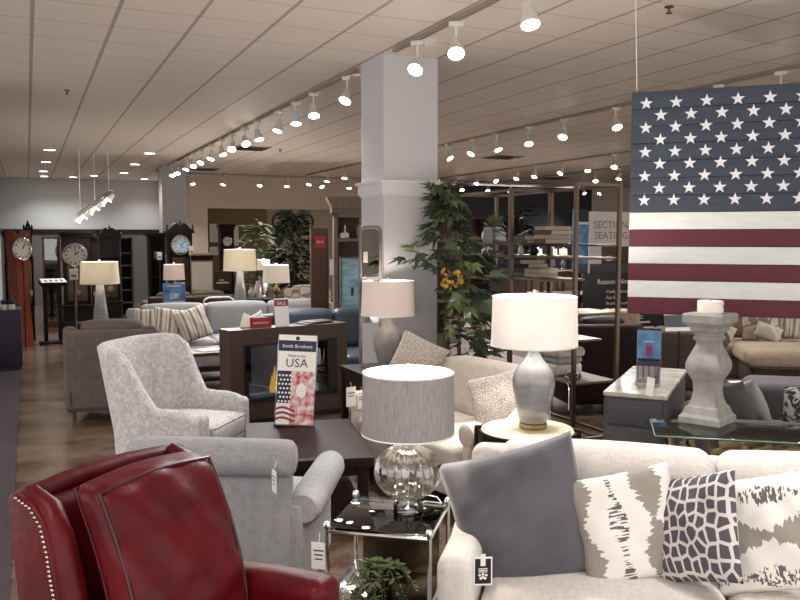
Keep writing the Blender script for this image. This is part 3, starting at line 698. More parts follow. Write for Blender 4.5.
# ------------------------------------------------------------------ round side table and ceramic lamp
rc = Vector((2.62, 3.98, 0)); o = thing('round_side_table', 'round side table with cream top and dark rim holding the white-shaded ceramic lamp', 'side table', rc, .2)
MB().lathe([(.001, .64), (.262, .64), (.27, .632), (.262, .624), (.001, .624)], seg=48, cap=False).build('tabletop', M['ivory_top'], o)
MB().lathe([(.272, .632), (.285, .632), (.285, .56), (.25, .56), (.25, .622), (.272, .622), (.272, .632)], seg=48, cap=False).build('rim', M['dark_wood'], o)
for k in range(4):
    a = PI/4+k*PI/2; x, y = .285*math.cos(a), .285*math.sin(a); MB().box(-.022, .022, -.022, .022, 0, .645, mat=Matrix.Translation((x, y, 0)) @ Matrix.Rotation(a, 4, 'Z'), bev=.004).build('leg', M['dark_wood'], o)
MB().lathe([(.001, .16), (.265, .16), (.265, .18), (.001, .18)], seg=36, cap=False).build('lower_shelf', M['dark_wood'], o)
lp = rc+Vector((.04, -.0, .641)); 
lamp('ceramic_table_lamp', 'glossy grey ceramic lamp with bright white drum shade on the round side table', lp,
     [(.075, .03), (.083, .04), (.1, .12), (.12, .22), (.125, .27), (.116, .32), (.088, .365), (.055, .40), (.034, .44), (.028, .48), (.034, .50), (.02, .505)], .250, .485, .765, M['ceramic'], M['shadew'], r1=.242, energy=42, base=([(.078, 0), (.082, .004), (.082, .028), (.076, .032)], M['brass']), finial='steel')
# ------------------------------------------------------------------ curved-back loveseat
def shell(o, path, hts, th, mat, flare=.0, name='backrest', z0=.1, seg=8):
    m = MB(); vs = []; fs = []; n = len(path); prof_n = 0
    for i, (p, h) in enumerate(zip(path, hts)):
        p = Vector((p[0], p[1], 0)); a = Vector((*path[max(i-1, 0)], 0)); b = Vector((*path[min(i+1, n-1)], 0)); d = (b-a).normalized(); nn = Vector((-d.y, d.x, 0))
        fl = lambda z: flare*max(0, z-.35)
        prof = [(0, z0)]
        for k in range(1, 7): z = z0+(h-th/2-z0)*k/6; prof.append((fl(z), z))
        for k in range(1, seg): t = PI*k/seg; prof.append((fl(h)+th/2-th/2*math.cos(t), h-th/2+th/2*math.sin(t)))
        for k in range(6, -1, -1): z = z0+(h-th/2-z0)*k/6; prof.append((fl(z)+th, z))
        prof_n = len(prof)
        for (q, z) in prof: vs.append(p+nn*q+Vector((0, 0, z)))
    for i in range(n-1):
        for k in range(prof_n): l = (k+1) % prof_n; fs.append((i*prof_n+k, i*prof_n+l, (i+1)*prof_n+l, (i+1)*prof_n+k))
    fs.append(list(range(prof_n))); fs.append([(n-1)*prof_n+k for k in range(prof_n)][::-1])
    return m.add(vs, fs).build(name, mat, o, sharp=1.0)
def upath(W, D, r, k=6, fy=None):
    """inner U path from the left front round the back to the right front"""
    fy = -D/2 if fy is None else fy; pts = [(-W/2, fy+(D/2-r-fy)*i/6) for i in range(6)]
    for i in range(k+1): a = PI-PI/2*i/k; pts.append((-W/2+r+r*math.cos(a), D/2-r+r*math.sin(a)))
    for i in range(1, 6): pts.append((-W/2+r+(W-2*r)*i/6, D/2))
    for i in range(k+1): a = PI/2-PI/2*i/k; pts.append((W/2-r+r*math.cos(a), D/2-r+r*math.sin(a)))
    for i in range(1, 7): pts.append((W/2, D/2-r-(D/2-r-fy)*i/6))
    return pts
def sm(t): t = max(0, min(1, t)); return t*t*(3-2*t)
def loveseat():
    d = Vector((-.98, -.19, 0)).normalized(); c = Vector((2.66, 4.99, 0)); W, D = 1.38, .84
    o = thing('curved_loveseat', 'ivory curved-back loveseat between the pillar and the round side table', 'loveseat', c, yaw(d))
    Mx = M['cream2']; path = upath(W-.2, D-.22, .2)
    hts = [.6+.27*sm((y+.12)/.35)*(1-.35*sm((abs(x)-.25)/.5)) for x, y in path]
    path = [(x, y-.0) for x, y in path]
    shell(o, [(x, y) for x, y in path][::-1], hts[::-1], .12, Mx, -.0) if False else shell(o, path, hts, -.12 if False else .12, Mx, 0)
    MB().rbox(-W/2+.1, W/2-.1, -D/2+.02, D/2-.13, .12, .32, .03, k=2, m=3).build('base', Mx, o)
    for s in (-1, 1):
        r = .075; MB().lathe([(.001, 0), (r*.7, 0), (r*.95, .012), (r, .035), (r, .1), (r*.8, .14), (.001, .15)], seg=20, mat=Matrix.Translation((s*(W/2-.05), -D/2, .55)) @ Matrix.Rotation(-PI/2, 4, 'X'), cap=False).build('arm_scroll', Mx, o)
        MB().rbox(s*(W/2-.05)-.04, s*(W/2-.05)+.04, -D/2+.005, -D/2+.1, .12, .5, .03, k=2, m=2).build('arm_front', Mx, o)
        MB().rbox(min(s*.005, s*(W/2-.115)), max(s*.005, s*(W/2-.115)), -D/2-.01, D/2-.14, .31, .46, .05, puff=(0, 0, .03)).build('seat_cushion', Mx, o)
    legs(o, W-.1, D-.1, M['dark_wood'], .12)
    def L(px, py, x): return PL(px, py, c+d*x, d)
    pillow('textured cream pillow on the right end of the ivory loveseat, behind the ceramic lamp', .44, .40, .14, M['lace'], L(503, 402, -.10), (d*.8+Vector((.3, -.9, 0))*.5).normalized(), .3, -.3)
    pillow('textured cream pillow at the far left end of the ivory loveseat', .38, .38, .13, M['lace'], L(417, 362, -.12), (d*.6+Vector((.1, -.9, 0))).normalized(), .25, .45)
    hang_tag('white price tag hanging behind the ceramic lamp from the loveseat end', at_cam(569, 389, 4.75), .9, .075, .12)
    hang_tag('white price tag on the far loveseat arm, left of the grey drum shade', at_cam(351, 387, 5.86), .2, .08, .14, lines=2)
    hang_tag('small white price tag touching the grey drum shade edge', at_cam(361, 392, 5.86), .1, .05, .12, lines=2)
loveseat()
# ------------------------------------------------------------------ low dark coffee table with the sign
cA, cB, cC, cD = Vector((1.3, 5.62, 0)), Vector((2.03, 5.42, 0)), Vector((1.86, 4.42, 0)), Vector((1.22, 4.6, 0))
cc = (cA+cB+cC+cD)/4; a = math.atan2(-.19, .73)+.03
o = thing('coffee_table', 'low square espresso coffee table holding the USA sign', 'coffee table', cc, a)
MB().rbox(-.38, .36, -.54, .52, .39, .45, .006, k=2, m=1).build('tabletop', M['dark_wood'], o)
MB().box(-.31, .31, -.49, .49, .33, .39).build('apron', M['dark_wood'], o)
for sx in (-1, 1):
    for sy in (-1, 1): MB().box(sx*.3-.03, sx*.3+.03, sy*.48-.03, sy*.48+.03, 0, .39, bev=.004).build('leg', M['dark_wood'], o)
MB().box(-.3, .3, -.48, .48, .12, .14).build('lower_shelf', M['dark_wood'], o)
# USA sign in an acrylic stand
w0 = P(294, 425, .45); zc = (w0.y*.911+w0.x*.413); k_ = zc/FL; sw, sh = 38*k_, 91*k_
o = thing('counter_sign', 'upright printed sign reading USA with flag and eagle on the coffee table', 'sign', w0, yaw((-.5, -.866, 0))+.12); o.rotation_euler = (-.1, .045, o.rotation_euler.z)
MB().box(-sw/2-.008, sw/2+.008, .004, .007, 0, sh+.005, bev=.001).build('acrylic_holder', M['acryl'], o)
MB().box(-sw/2-.01, sw/2+.01, -.05, .05, 0, .005, bev=.001).build('acrylic_foot', M['acryl'], o)
MB().box(-sw/2, sw/2, 0, .003, .005, sh, bev=.0005).build('printed_sheet', M['paper'], o)
MB().box(-sw/2, sw/2, -.0008, 0, sh*.82, sh*.94).build('header_band', M['navy'], o)
text('Smith Brothers', .034, M['paper'], o, (0, -.0015, sh*.875))
MB().lathe([(.014, 0), (.014, .002)], seg=20, mat=Matrix.Translation((0, .001, sh*.965)) @ Matrix.Rotation(PI/2, 4, 'X')).build('round_emblem', M['navy'], o)
text('Made in the', .026, M['black'], o, (0, -.0015, sh*.77)); text('USA', .085, M['navy'], o, (0, -.0015, sh*.685))
MB().box(-sw/2, -.035, -.0008, 0, sh*.24, sh*.6).build('canton', M['navy'], o); m = MB()
for i in range(4):
    for j in range(7):
        m.lathe([(.008, 0), (.008, .001)], seg=6, mat=Matrix.Translation((-sw/2+.015+i*.024+(.01 if j % 2 else 0), -.0008, sh*.26+j*.03)) @ Matrix.Rotation(PI/2, 4, 'X'))
m.build('printed_stars', M['paper'], o)
MB().box(-.035, sw/2, -.0008, 0, .005, sh*.6).build('picture', M['redwh'], o); m = MB()
for k in range(3): m.add([(-sw/2+q*sw/10, -.001, .03+k*.035+.012*math.sin(q*.9)+hh) for hh in (0, .016) for q in range(6)], [(q, q+1, q+7, q+6) for q in range(5)])
m.build('flag_stripes', M['redpr'], o)
MB().lathe([(.001, -.05), (.03, -.03), (.036, 0), (.026, .035), (.012, .05), (.001, .055)], seg=14, mat=Matrix.Translation((.038, -.001, sh*.38)) @ Matrix.Scale(.04, 4, (0, 1, 0))).build('eagle_picture', M['paper'], o)
# ------------------------------------------------------------------ fireplace console
fL = P(229, 331, .9); fR = P(347, 322.5, .9); W = (fR-fL).length; ux = (fR-fL).normalized(); uy = Vector((-ux.y, ux.x, 0)); D = .22
fc = (fL+fR)/2+uy*D/2; fa = math.atan2(ux.y, ux.x)
o = thing('fireplace_console', 'walnut brown fireplace console with a see-through glass firebox', 'fireplace', (fc.x, fc.y, 0), fa)
w, h = W/2, D/2; gx0, gx1, gz0, gz1 = -w+.14, w-.12, .2, .76
m = MB(); m.box(-w, w, -h, h, .84, .9); m.box(-w, gx0, -h, h, .05, .84); m.box(gx1, w, -h, h, .05, .84); m.box(gx0, gx1, -h, h, .05, gz0); m.box(gx0, gx1, -h, h, gz1, .84)
m.build('cabinet', M['dark_wood2'], o)
MB().box(-w+.03, w-.03, -h+.03, h-.03, 0, .05).build('plinth', M['black'], o)
m = MB()
for (a0, a1, b0, b1) in ((gx0, gx0+.02, gz0, gz1), (gx1-.1, gx1, gz0, gz1), (gx0, gx1, gz0, gz0+.05), (gx0, gx1, gz1-.02, gz1)): m.box(a0, a1, -h-.004, h+.004, b0, b1)
m.build('black_surround', M['black'], o)
MB().box(gx0+.02, gx1-.1, -h+.01, -h+.014, gz0+.05, gz1-.02).build('glass_pane', M['firebox'], o)
MB().box(gx0+.12, gx1-.5, -.06, .06, gz0+.05, gz0+.07, bev=.004).build('burner', M['steel'], o)
for (fx, s) in ((.03, 1), (.0, .7), (.055, .6)):
    MB().lathe([(.03*s, 0), (.036*s, .03*s), (.03*s, .09*s), (.016*s, .15*s), (.012*s, .19*s), (.001, .26*s)], -.15+fx, 0, 10, mat=Matrix.Translation((0, 0, gz0+.07))).build('flame', M['flame'], o)
# things on the console
def sign_stand(label, loc, rz, w, h, mat, txt=None, cat='sign', name='table_sign', band=None, tmat=None, ts=.03, lean=.12):
    o = thing(name, label, cat, loc, rz)
    MB().prism([(-.0, 0), (.002, 0), (.002+h*math.sin(lean), h*math.cos(lean)), (h*math.sin(lean), h*math.cos(lean))], -w/2, w/2, 'x').build('card', mat, o)
    MB().prism([(h*.14, 0), (h*.145, 0), (.003+h*math.sin(lean), h*math.cos(lean)), (h*math.sin(lean)-.001, h*math.cos(lean))], -w/3, w/3, 'x').build('easel_back', M['paper'], o)
    if band: MB().prism([(-.0015, h*band[0]), (0, h*band[0]), (0, h*band[1]), (-.0015, h*band[1])], -w/2, w/2, 'x', mat=Matrix.Rotation(-lean, 4, 'X')).build('colour_band', band[2], o)
    if txt:
        for k, (t_, zf, sz) in enumerate(txt): text(t_, sz, tmat or M['paper'], o, (0, -.003+h*zf*math.sin(lean), h*zf*math.cos(lean)), rot=(PI/2-lean, 0, 0))
    return o
def FP(x, y, z=.9): return Vector((fc.x, fc.y, 0))+ux*x+uy*y+Vector((0, 0, z))
k_ = 7.7/FL
b = FP(-w+.36, -.03); sign_stand('red rectangular sign with white lettering on top of the fireplace console', b, fa, .22, .1, M['redpr'], [('Smith Brothers', .45, .026)])
t = thing('sign_holder', 'folded white paper card behind the red sign on the fireplace console', 'card', b+uy*.13-ux*.0, fa+.1)
MB().prism([(-.17, 0), (.13, 0), (.07, .15), (.02, .12), (-.04, .1), (-.12, .14)], -.005, .005, 'y').bevel(.001, 1).build('folded_card', M['paper'], t)
sign_stand('tall white sale price card with magenta heading on the fireplace console', FP(-w+.57, -.06), fa, .15, .27, M['paper'], [('SALE', .82, .045)], band=(.72, .95, M['magenta']), lean=.1)
m = MB(); t = thing('magazine_stack', 'thin dark booklets lying on the right end of the fireplace console', 'booklets', FP(w-.3, .03), fa+.2)
MB().rbox(-.16, .16, -.1, .1, 0, .012, .002, k=1, m=1).build('booklet', M['black'], t); MB().rbox(-.1, .2, -.09, .11, .0125, .022, .002, k=1, m=1).build('booklet', M['dark_wood2'], t)
# ------------------------------------------------------------------ brocade wingback chair
def wing_chair():
    d = Vector((.79, -.61, 0)); c = Vector((.94, 5.93, 0)); W, D = .76, .78
    o = thing('wingback_chair', 'pale grey brocade wingback armchair beside the fireplace console', 'armchair', c, yaw(d)); Mx = M['brocade']
    path = upath(W-.2, D-.2, .16, fy=-D/2+.02); hts = [.6+.42*sm((y+.06)/.26) for x, y in path]
    hts = [h-.05*(1-sm((y+.38)/.15)) for h, (x, y) in zip(hts, path)]
    shell(o, path, hts, .09, Mx, .16)
    MB().rbox(-W/2+.08, W/2-.08, -D/2+.0, D/2-.12, .1, .3, .04, k=3, m=3).build('base', Mx, o)
    q = MB().rbox(-W/2+.1, W/2-.1, -D/2-.02, D/2-.12, .3, .47, .05, puff=(0, .01, .03)).build('seat_cushion', Mx, o)
    a, f0 = W/2-.11, -D/2-.02
    for z in (.315, .455): MB().tube([(-a, f0+.25, z), (-a, f0+.03, z), (-a+.03, f0+.003, z), (a-.03, f0+.003, z), (a, f0+.03, z), (a, f0+.25, z)], .006, 6).build('piping', Mx, q)
    for s in (-1, 1): MB().rbox(s*(W/2-.055)-.055, s*(W/2-.055)+.055, -D/2-.01, -D/2+.08, .1, .57, .045, k=4, m=4).build('arm_front', Mx, o)
    legs(o, W-.08, D-.1, M['dark_wood'], .1)
    hang_tag('small dark and white tag pinned inside the wing of the brocade chair', at_cam(119, 355, 5.5), .6, .035, .07, tilt=.3)
wing_chair()
# ------------------------------------------------------------------ pillar-side table, lamp and arched mirror
o = thing('square_end_table', 'espresso end table against the left of the pillar, under the pinkish-shaded lamp', 'side table', (2.62, 6.02, 0))
MB().box(-.31, .33, -.27, .27, .66, .70, bev=.004).build('tabletop', M['dark_wood'], o)
MB().box(-.29, .31, -.25, .25, .54, .66).build('apron', M['dark_wood'], o)
for sx in (-.28, .30):
    for sy in (-.24, .24): MB().box(sx-.025, sx+.025, sy-.025, sy+.025, 0, .66).build('leg', M['dark_wood'], o)
MB().box(-.28, .3, -.26, .26, .15, .17).build('lower_shelf', M['dark_wood'], o)
d_ = ray(388, 370); Y_ = 5.98; lp = Vector((d_.x/d_.y*Y_, Y_, .701))
lamp('bottle_table_lamp', 'matt grey bottle-shaped lamp with pinkish drum shade in front of the pillar', lp,
     [(.055, 0), (.062, .01), (.085, .07), (.112, .16), (.118, .23), (.1, .29), (.065, .33), (.042, .37), (.036, .42), (.03, .43)], .215, .43, .70, M['ceramic2'], M['shadep'], r1=.205, energy=10, finial='steel')
o = thing('arched_mirror', 'tall slim arched mirror with grey frame on metal legs, leaning left of the pillar', 'mirror', (2.535, 6.17, .702), .1)
hw = .092; arch = [(-hw, .0), (-hw, 1.08)]+[(-hw+.03-.03*math.cos(t), 1.08+.03*math.sin(t)) for t in (PI/4, PI/2)]+[(hw-.03+.03*math.sin(t), 1.08+.03*math.cos(t)) for t in (0, PI/4, PI/2)]+[(hw, .0)]
MB().tube([(x, 0, z+.02) for x, z in arch], .014, 8).build('frame', M['grey_clock'], o)
MB().prism([(x*.88, z*.985+.02) for x, z in arch if z > .3]+[(hw*.88, .35), (-hw*.88, .35)], .0, .004, 'y').build('mirror_glass', M['mirror'], o)
MB().box(-.07, -.03, -.012, -.008, .84, .93, bev=.001).build('hanging_card', M['oat'], o)
# ------------------------------------------------------------------ furniture behind the fireplace
def armchair(name, label, cat, loc, d, W, D, mat, back, arm, seat=.45, leg=None):
    return sofa(name, label, cat, loc, yaw(d), W, D, mat, seat=seat, back=back, arm=arm, aw=.13, n=1, leg=leg, style='slope', cush_h=back+.02)
armchair('taupe_armchair', 'taupe armchair seen from behind, left of the brocade wingback', 'armchair', (.80, 8.5, 0), (.3, .95), .86, .84, M['taupe'], .93, .78, leg=M['brown_wood'])
sofa('navy_sofa', 'slate blue leather sofa behind the fireplace console', 'sofa', (3.22, 8.85, 0), yaw((-.15, -.98)), 1.8, .95, M['navy_f'], back=.9, arm=.66, aw=.2, n=2, style='roll', leg=M['dark_wood'])
# light grey sectional
sb = V(125, 306, 11.3); se = V(332, 303, 11.3); W = se.x-sb.x
s_ = sofa('light_grey_sofa', 'long light grey sofa with striped pillows beyond the wingback chair', 'sofa', ((sb.x+se.x)/2, 10.85, 0), 0, W, .95, M['cushgrey'], back=.86, arm=.62, aw=.16, n=3, leg=M['dark_wood'])
for i, (px, rl) in enumerate([(151, .0), (169, .15), (192, -.25)]):
    p = V(px, 327, 10.5); p.z = .66
    pillow('cream pillow with brown stripes on the light grey sofa, %s from the left' % ORD[i], .42, .42, .14, M['stripe'], p+Vector((0, -.0-.05*i, 0)), Vector((-.2+.2*i, -1, 0)).normalized(), .3, rl, group='striped pillows on the light grey sofa')
o = thing('wooden_coffee_table', 'low brown wooden coffee table in front of the light grey sofa', 'coffee table', (1.72, 9.6, 0), .05)
MB().rbox(-.55, .55, -.3, .3, .4, .44, .008, k=2, m=1).build('tabletop', M['brown_wood'], o)
for sx in (-.42, .42):
    for sy in (-.2, .2): MB().lathe([(.03, 0), (.045, .05), (.022, .12), (.05, .2), (.03, .28), (.045, .4)], sx, sy, 12).build('leg', M['black_wood'], o)
MB().box(-.45, .45, -.24, .24, .1, .13).build('lower_shelf', M['black_wood'], o)
t = thing('open_magazine', 'open white magazine on the wooden coffee table', 'magazine', (1.9, 9.5, .441), .3); MB().box(-.15, .15, -.1, .1, 0, .012, bev=.003).build('pages', M['paper'], t)
sofa('brown_sofa', 'dark brown sofa back behind the light grey sofa', 'sofa', ((V(150, 300, 13.4).x+V(232, 300, 13.4).x)/2, 13.75, 0), PI, V(236, 300, 13.4).x-V(148, 300, 13.4).x, .9, M['brown_f'], back=.86, arm=.7, n=2)
# blue lettered box on a stand behind the sofa
def stand_box(name, label, cat, px0, px1, py0, py1, Y, mat, band=None, depth=.1, foot=True):
    a, b = V(px0, (py0+py1)/2, Y), V(px1, (py0+py1)/2, Y); z1 = V((px0+px1)/2, py0, Y).z; z0 = V((px0+px1)/2, py1, Y).z; cx = (a.x+b.x)/2; w = b.x-a.x
    o = thing(name, label, cat, (cx, Y, 0))
    MB().box(-w/2, w/2, 0, depth, z0, z1, bev=.004).build('panel', mat, o)
    if foot:
        MB().tube([(0, depth/2, .02), (0, depth/2, z0)], .015, 8).build('pole', M['black'], o); MB().box(-w/2.2, w/2.2, -.1, .2, 0, .02, bev=.004).build('base', M['black'], o)
    if band:
        for (f0, f1, x0, x1, mt) in band: MB().box(-w/2+w*x0, -w/2+w*x1, -.004, .0, z0+(z1-z0)*f0, z0+(z1-z0)*f1).build('printed_block', mt, o)
    return o, w, z0, z1
stand_box('blue_display_sign', 'bright blue display sign with pale picture below the small pinkish lamp', 'sign', 163, 185.5, 283, 303, 12.75, M['blue'], [(.05, .1, .05, .95, M['paper']), (.82, .88, .2, .8, M['paper']), (.2, .5, .3, .7, M['dialblue'])], depth=.02)
# ------------------------------------------------------------------ distant lamps on console tables
def far_lamp(label, px, pyt, pys, pyb, Y, wpx, bodytop, bodybot, smat, bmat, energy, taper=True, name='tapered_table_lamp', grp=None):
    b = V(px, pyb, Y); zt = V(px, pyt, Y).z-b.z; zs = V(px, pys, Y).z-b.z; k = (b.y*CF.y+b.x*CF.x)/FL; r = wpx*k/2
    body = [(bodybot*k/2, 0), (bodybot*k/2*.95, .02), (bodytop*k/2*.9, zs-.02), (bodytop*k/2*.5, zs)] if taper else [(.04, 0), (.05, .02), (.02, .05), (bodybot*k/2, zs*.35), (bodybot*k/2, zs*.55), (.02, zs*.8), (.015, zs)]
    return lamp(name, label, (b.x, b.y, b.z), body, r, zs, zt, bmat, smat, r1=r*.94, energy=energy, group=grp), b, k
def console(label, x0, x1, y0, y1, z, mat, name='console_table', cat='console table'):
    o = thing(name, label, cat, ((x0+x1)/2, (y0+y1)/2, 0)); w, d = (x1-x0)/2, (y1-y0)/2
    MB().box(-w, w, -d, d, z-.04, z, bev=.004).build('tabletop', mat, o); MB().box(-w+.03, w-.03, -d+.03, d-.03, z-.14, z-.04).build('apron', mat, o)
    for sx in (-1, 1):
        for sy in (-1, 1): MB().box(sx*(w-.05)-.03, sx*(w-.05)+.03, sy*(d-.05)-.03, sy*(d-.05)+.03, 0, z-.14).build('leg', mat, o)
    return o
o_, b, k = far_lamp('tall grey tapered lamp with glowing cream shade standing left, before the black clocks', 101, 262, 283.5, 322, 12.4, 38, 8, 16, M['shadec'], M['ceramic'], 20)
console('small dark table under the cream-shaded lamp before the black clocks', b.x-.3, b.x+.3, b.y-.25, b.y+.25, b.z-.001, M['black_wood'], 'lamp_table', 'side table')
o_, b, k = far_lamp('tall tapered grey lamp with cream shade behind the middle of the light grey sofa', 240.5, 249.5, 270.5, 302, 12.6, 33, 7, 14, M['shadec'], M['ceramic'], 18)
console('small dark table under the middle cream-shaded lamp behind the light grey sofa', b.x-.25, b.x+.25, b.y-.2, b.y+.2, b.z-.001, M['black_wood'], 'lamp_table', 'side table')
zt_ = V(276, 298, 14.4); console('long black console table behind the light grey sofa carrying the brightest lamp', V(248, 298, 14.4).x, V(292, 298, 14.4).x, 14.2, 14.8, zt_.z, M['black_wood'])
far_lamp('small lamp with brilliant white shade and twisted base on the black console table', 276.5, 265, 282.5, 297.6, 14.4, 27, 3, 7, M['shadew'], M['brass'], 60, False, 'small_table_lamp')
far_lamp('small glowing white lamp half hidden behind the brilliant white one', 264, 260, 270, 297.6, 14.65, 13, 3, 7, M['shadew'], M['ceramic'], 25, False, 'small_table_lamp')
for i, (px, ph, lb) in enumerate([(258, 16, 'tall white vase on the black console table left of the brightest lamp'), (251.5, 10, 'small pale urn at the left end of the black console table'), (290, 9, 'small white bowl at the right end of the black console table')]):
    p = V(px, 297.6, 14.35); hh = ph*.0187; o = tag(MB().lathe([(.03, 0), (.055, hh*.3), (.06, hh*.6), (.03, hh*.85), (.035, hh), (.025, hh), (.02, hh*.85)], seg=16).build('vase', M['white']), lb, 'vase'); o.location = p
o_, b, k = far_lamp('small lamp with pinkish shade standing before the blue-faced grandfather clock', 174.5, 264.5, 279.5, 296, 14.7, 21, 2.5, 5, M['shadep'], M['bronze'], 4, False, 'small_table_lamp')
console('dark table under the small pinkish lamp', b.x-.3, b.x+.3, b.y-.2, b.y+.2, b.z-.001, M['black_wood'], 'lamp_table', 'side table')
p = V(216, 303, 12.4); o = thing('metal_basket', 'silver wire basket with arched handle above the light grey sofa back', 'basket', (p.x, 12.2, 0)); zz = p.z
MB().tube([(-.22, 0, zz), (-.22, 0, zz+.06), (-.15, 0, zz+.1), (.15, 0, zz+.1), (.22, 0, zz+.06), (.22, 0, zz)], .014, 8).build('handle', M['white'], o)
MB().rbox(-.24, .24, -.12, .12, zz-.12, zz+.01, .03, k=2, m=2).build('tray', M['steel'], o); MB().box(-.2, .2, -.1, .1, 0, zz-.12).build('pedestal', M['brown_wood'], o)
# cream barrel chair arm right of the console
o = sofa('cream_print_chair', 'cream patterned armchair just left of the brown bookcase', 'armchair', (V(303, 310, 12.6).x, 12.7, 0), -.6, .8, .8, M['medal'], leg=M['dark_wood'], back=.95, arm=.72, aw=.16, n=1, style='roll')
# ------------------------------------------------------------------ clocks
def clock_case(label, px0, px1, pyt, Y, mat, dial=None, depth=.35, dmat=None, finials=True, group=None, name='grandfather_clock', arch=True, glass_f=True, rz=0, zb=0, dial_y=None, dial_r=None):
    a, b = V(px0, 240, Y), V(px1, 240, Y); w = (b.x-a.x)/2; H = V((px0+px1)/2, pyt, Y).z-zb
    o = thing(name, label, 'clock', ((a.x+b.x)/2, Y, zb), rz)
    m = MB(); m.box(-w, w, 0, depth, 0, H*.12, bev=.01); m.box(-w*.93, w*.93, .02, depth, H*.12, H*.26, bev=.006); m.box(-w, w, 0, depth, H*.26, H*.28, bev=.005)
    m.build('base', mat, o)
    m = MB(); m.box(-w*.82, w*.82, .06, depth-.02, H*.28, H*.70)
    for s in (-1, 1): m.lathe([(.018, H*.29), (.022, H*.3), (.016, H*.5), (.022, H*.69), (.018, H*.7)], s*w*.8, .05, 10)
    m.build('waist', mat, o)
    if glass_f:
        MB().box(-w*.62, w*.62, .05, .06, H*.32, H*.67).build('door_glass', M['mirror_d'], o)
        MB().tube([(0, .045, H*.62), (0, .045, H*.42)], .006, 6).build('pendulum_rod', M['brass'], o); MB().lathe([(.001, 0), (.055, .003), (.055, .012), (.001, .015)], seg=20, mat=Matrix.Translation((0, .045, H*.4)) @ Matrix.Rotation(PI/2, 4, 'X')).build('pendulum_bob', M['brass'], o)
    m = MB(); hh0 = H*.70
    if arch:
        m.box(-w*1.0, w*1.0, 0, depth, hh0, hh0+.03, bev=.008); m.box(-w*.88, w*.88, .02, depth, hh0+.03, H*.90)
        pts = [(-w*1.05, H*.89), (w*1.05, H*.89), (w*1.05, H*.91)]+[(w*(1.0-.8*t), H*(.91+.075*math.sin(t*PI/2)**1.5)) for t in (0, .25, .5, .75, 1)]+[(w*.08, H*.945), (-w*.08, H*.945)]+[(-w*(1.0-.8*t), H*(.91+.075*math.sin(t*PI/2)**1.5)) for t in (1, .75, .5, .25, 0)]+[(-w*1.05, H*.91)]
        m.prism(pts, .0, depth, 'y')
    else:
        m.box(-w*.9, w*.9, .02, depth, hh0, H*.95); m.box(-w*1.0, w*1.0, 0, depth, H*.94, H*.97, bev=.006); m.box(-w*1.12, w*1.12, -.03, depth, H*.97, H, bev=.01)
    m.build('hood', mat, o)
    if finials and arch:
        for x, zf in ((-w*.95, H*.915), (0, H*.95), (w*.95, H*.915)): MB().lathe([(.018, zf), (.028, zf+.03), (.012, zf+.05), (.02, zf+.07), (.002, zf+.12)], x, .04, 10).build('finial', mat, o)
    if dial:
        dz = H*.81 if dial_y is None else V((px0+px1)/2, dial_y, Y).z-zb; r = dial_r or w*.62
        dd = MB().lathe([(.001, 0), (r, 0), (r, .012), (.001, .012)], seg=32, mat=Matrix.Translation((0, .015, dz)) @ Matrix.Rotation(PI/2, 4, 'X')).build('dial', dmat or M['dial'], o)
        MB().tube([(r*1.02*math.cos(t*PI/12), .0, dz+r*1.02*math.sin(t*PI/12)) for t in range(24)], r*.07, 6, closed=True).build('bezel', M['brass'] if dmat else M['chrome'], dd)
        m = MB(); 
        for k in range(12):
            t = k*PI/6; m.box(-.006, .006, -.001, .0, r*.72, r*.88, mat=Matrix.Translation((0, .001, dz)) @ Matrix.Rotation(t, 4, 'Y'))
        m.box(-.006, .006, -.003, -.001, 0, r*.55, mat=Matrix.Translation((0, .001, dz)) @ Matrix.Rotation(1.0, 4, 'Y')); m.box(-.004, .004, -.003, -.001, 0, r*.75, mat=Matrix.Translation((0, .001, dz)) @ Matrix.Rotation(-.9, 4, 'Y'))
        m.build('hour_marks', M['black'], dd)
    return o
# far-left group
o = clock_case('dark clock case standing at the far left edge behind the orange curved clock', 3, 20, 231, 14.9, M['black_wood'], True, dmat=M['dialblue'], arch=False, name='dark_clock')
clock_case('narrow black clock case with a finial, right behind the orange curved clock', 24, 32.5, 221, 15.1, M['black_wood'], False, arch=True)
# orange hourglass clock
pL, pR = V(8, 340, 14.3), V(31, 340, 14.3); cx = (pL.x+pR.x)/2+.02; H = V(17, 230, 14.3).z
o = thing('curved_wood_clock', 'orange-brown waisted modern floor clock with pale round dial at the far left', 'clock', (cx, 14.3, 0), .75)
m = MB()
for s in (-1, 1):
    L_ = []
    for k in range(13):
        t = k/12; L_.append((s*(.09+.06*abs(2*t-1)**1.3+.02), H*t))
    pts = L_+[(s*.012, H*.94), (s*.012, .0)]
    m.prism(pts, -.1, .08, 'y')
m.build('curved_case', M['red_wood'], o); MB().box(-.014, .014, -.09, .07, 0, H*.92).build('dark_centre', M['black'], o)
zd = V(20, 249, 14.3).z; r = .17
dd = MB().lathe([(.001, 0), (r, 0), (r, .02), (.001, .02)], seg=36, mat=Matrix.Translation((-.03, -.11, zd)) @ Matrix.Rotation(PI/2, 4, 'X')).build('dial', M['dial'], o)
MB().tube([(-.03+r*math.cos(t*PI/12), -.135, zd+r*math.sin(t*PI/12)) for t in range(24)], .014, 6, closed=True).build('bezel', M['chrome'], dd)
m = MB()
for k in range(12): m.box(-.008, .008, -.136, -.131, r*.7, r*.88, mat=Matrix.Translation((-.03, 0, zd)) @ Matrix.Rotation(k*PI/6, 4, 'Y'))
m.box(-.008, .008, -.139, -.134, 0, r*.55, mat=Matrix.Translation((-.03, 0, zd)) @ Matrix.Rotation(.5, 4, 'Y')); m.build('hour_marks', M['black'], dd)
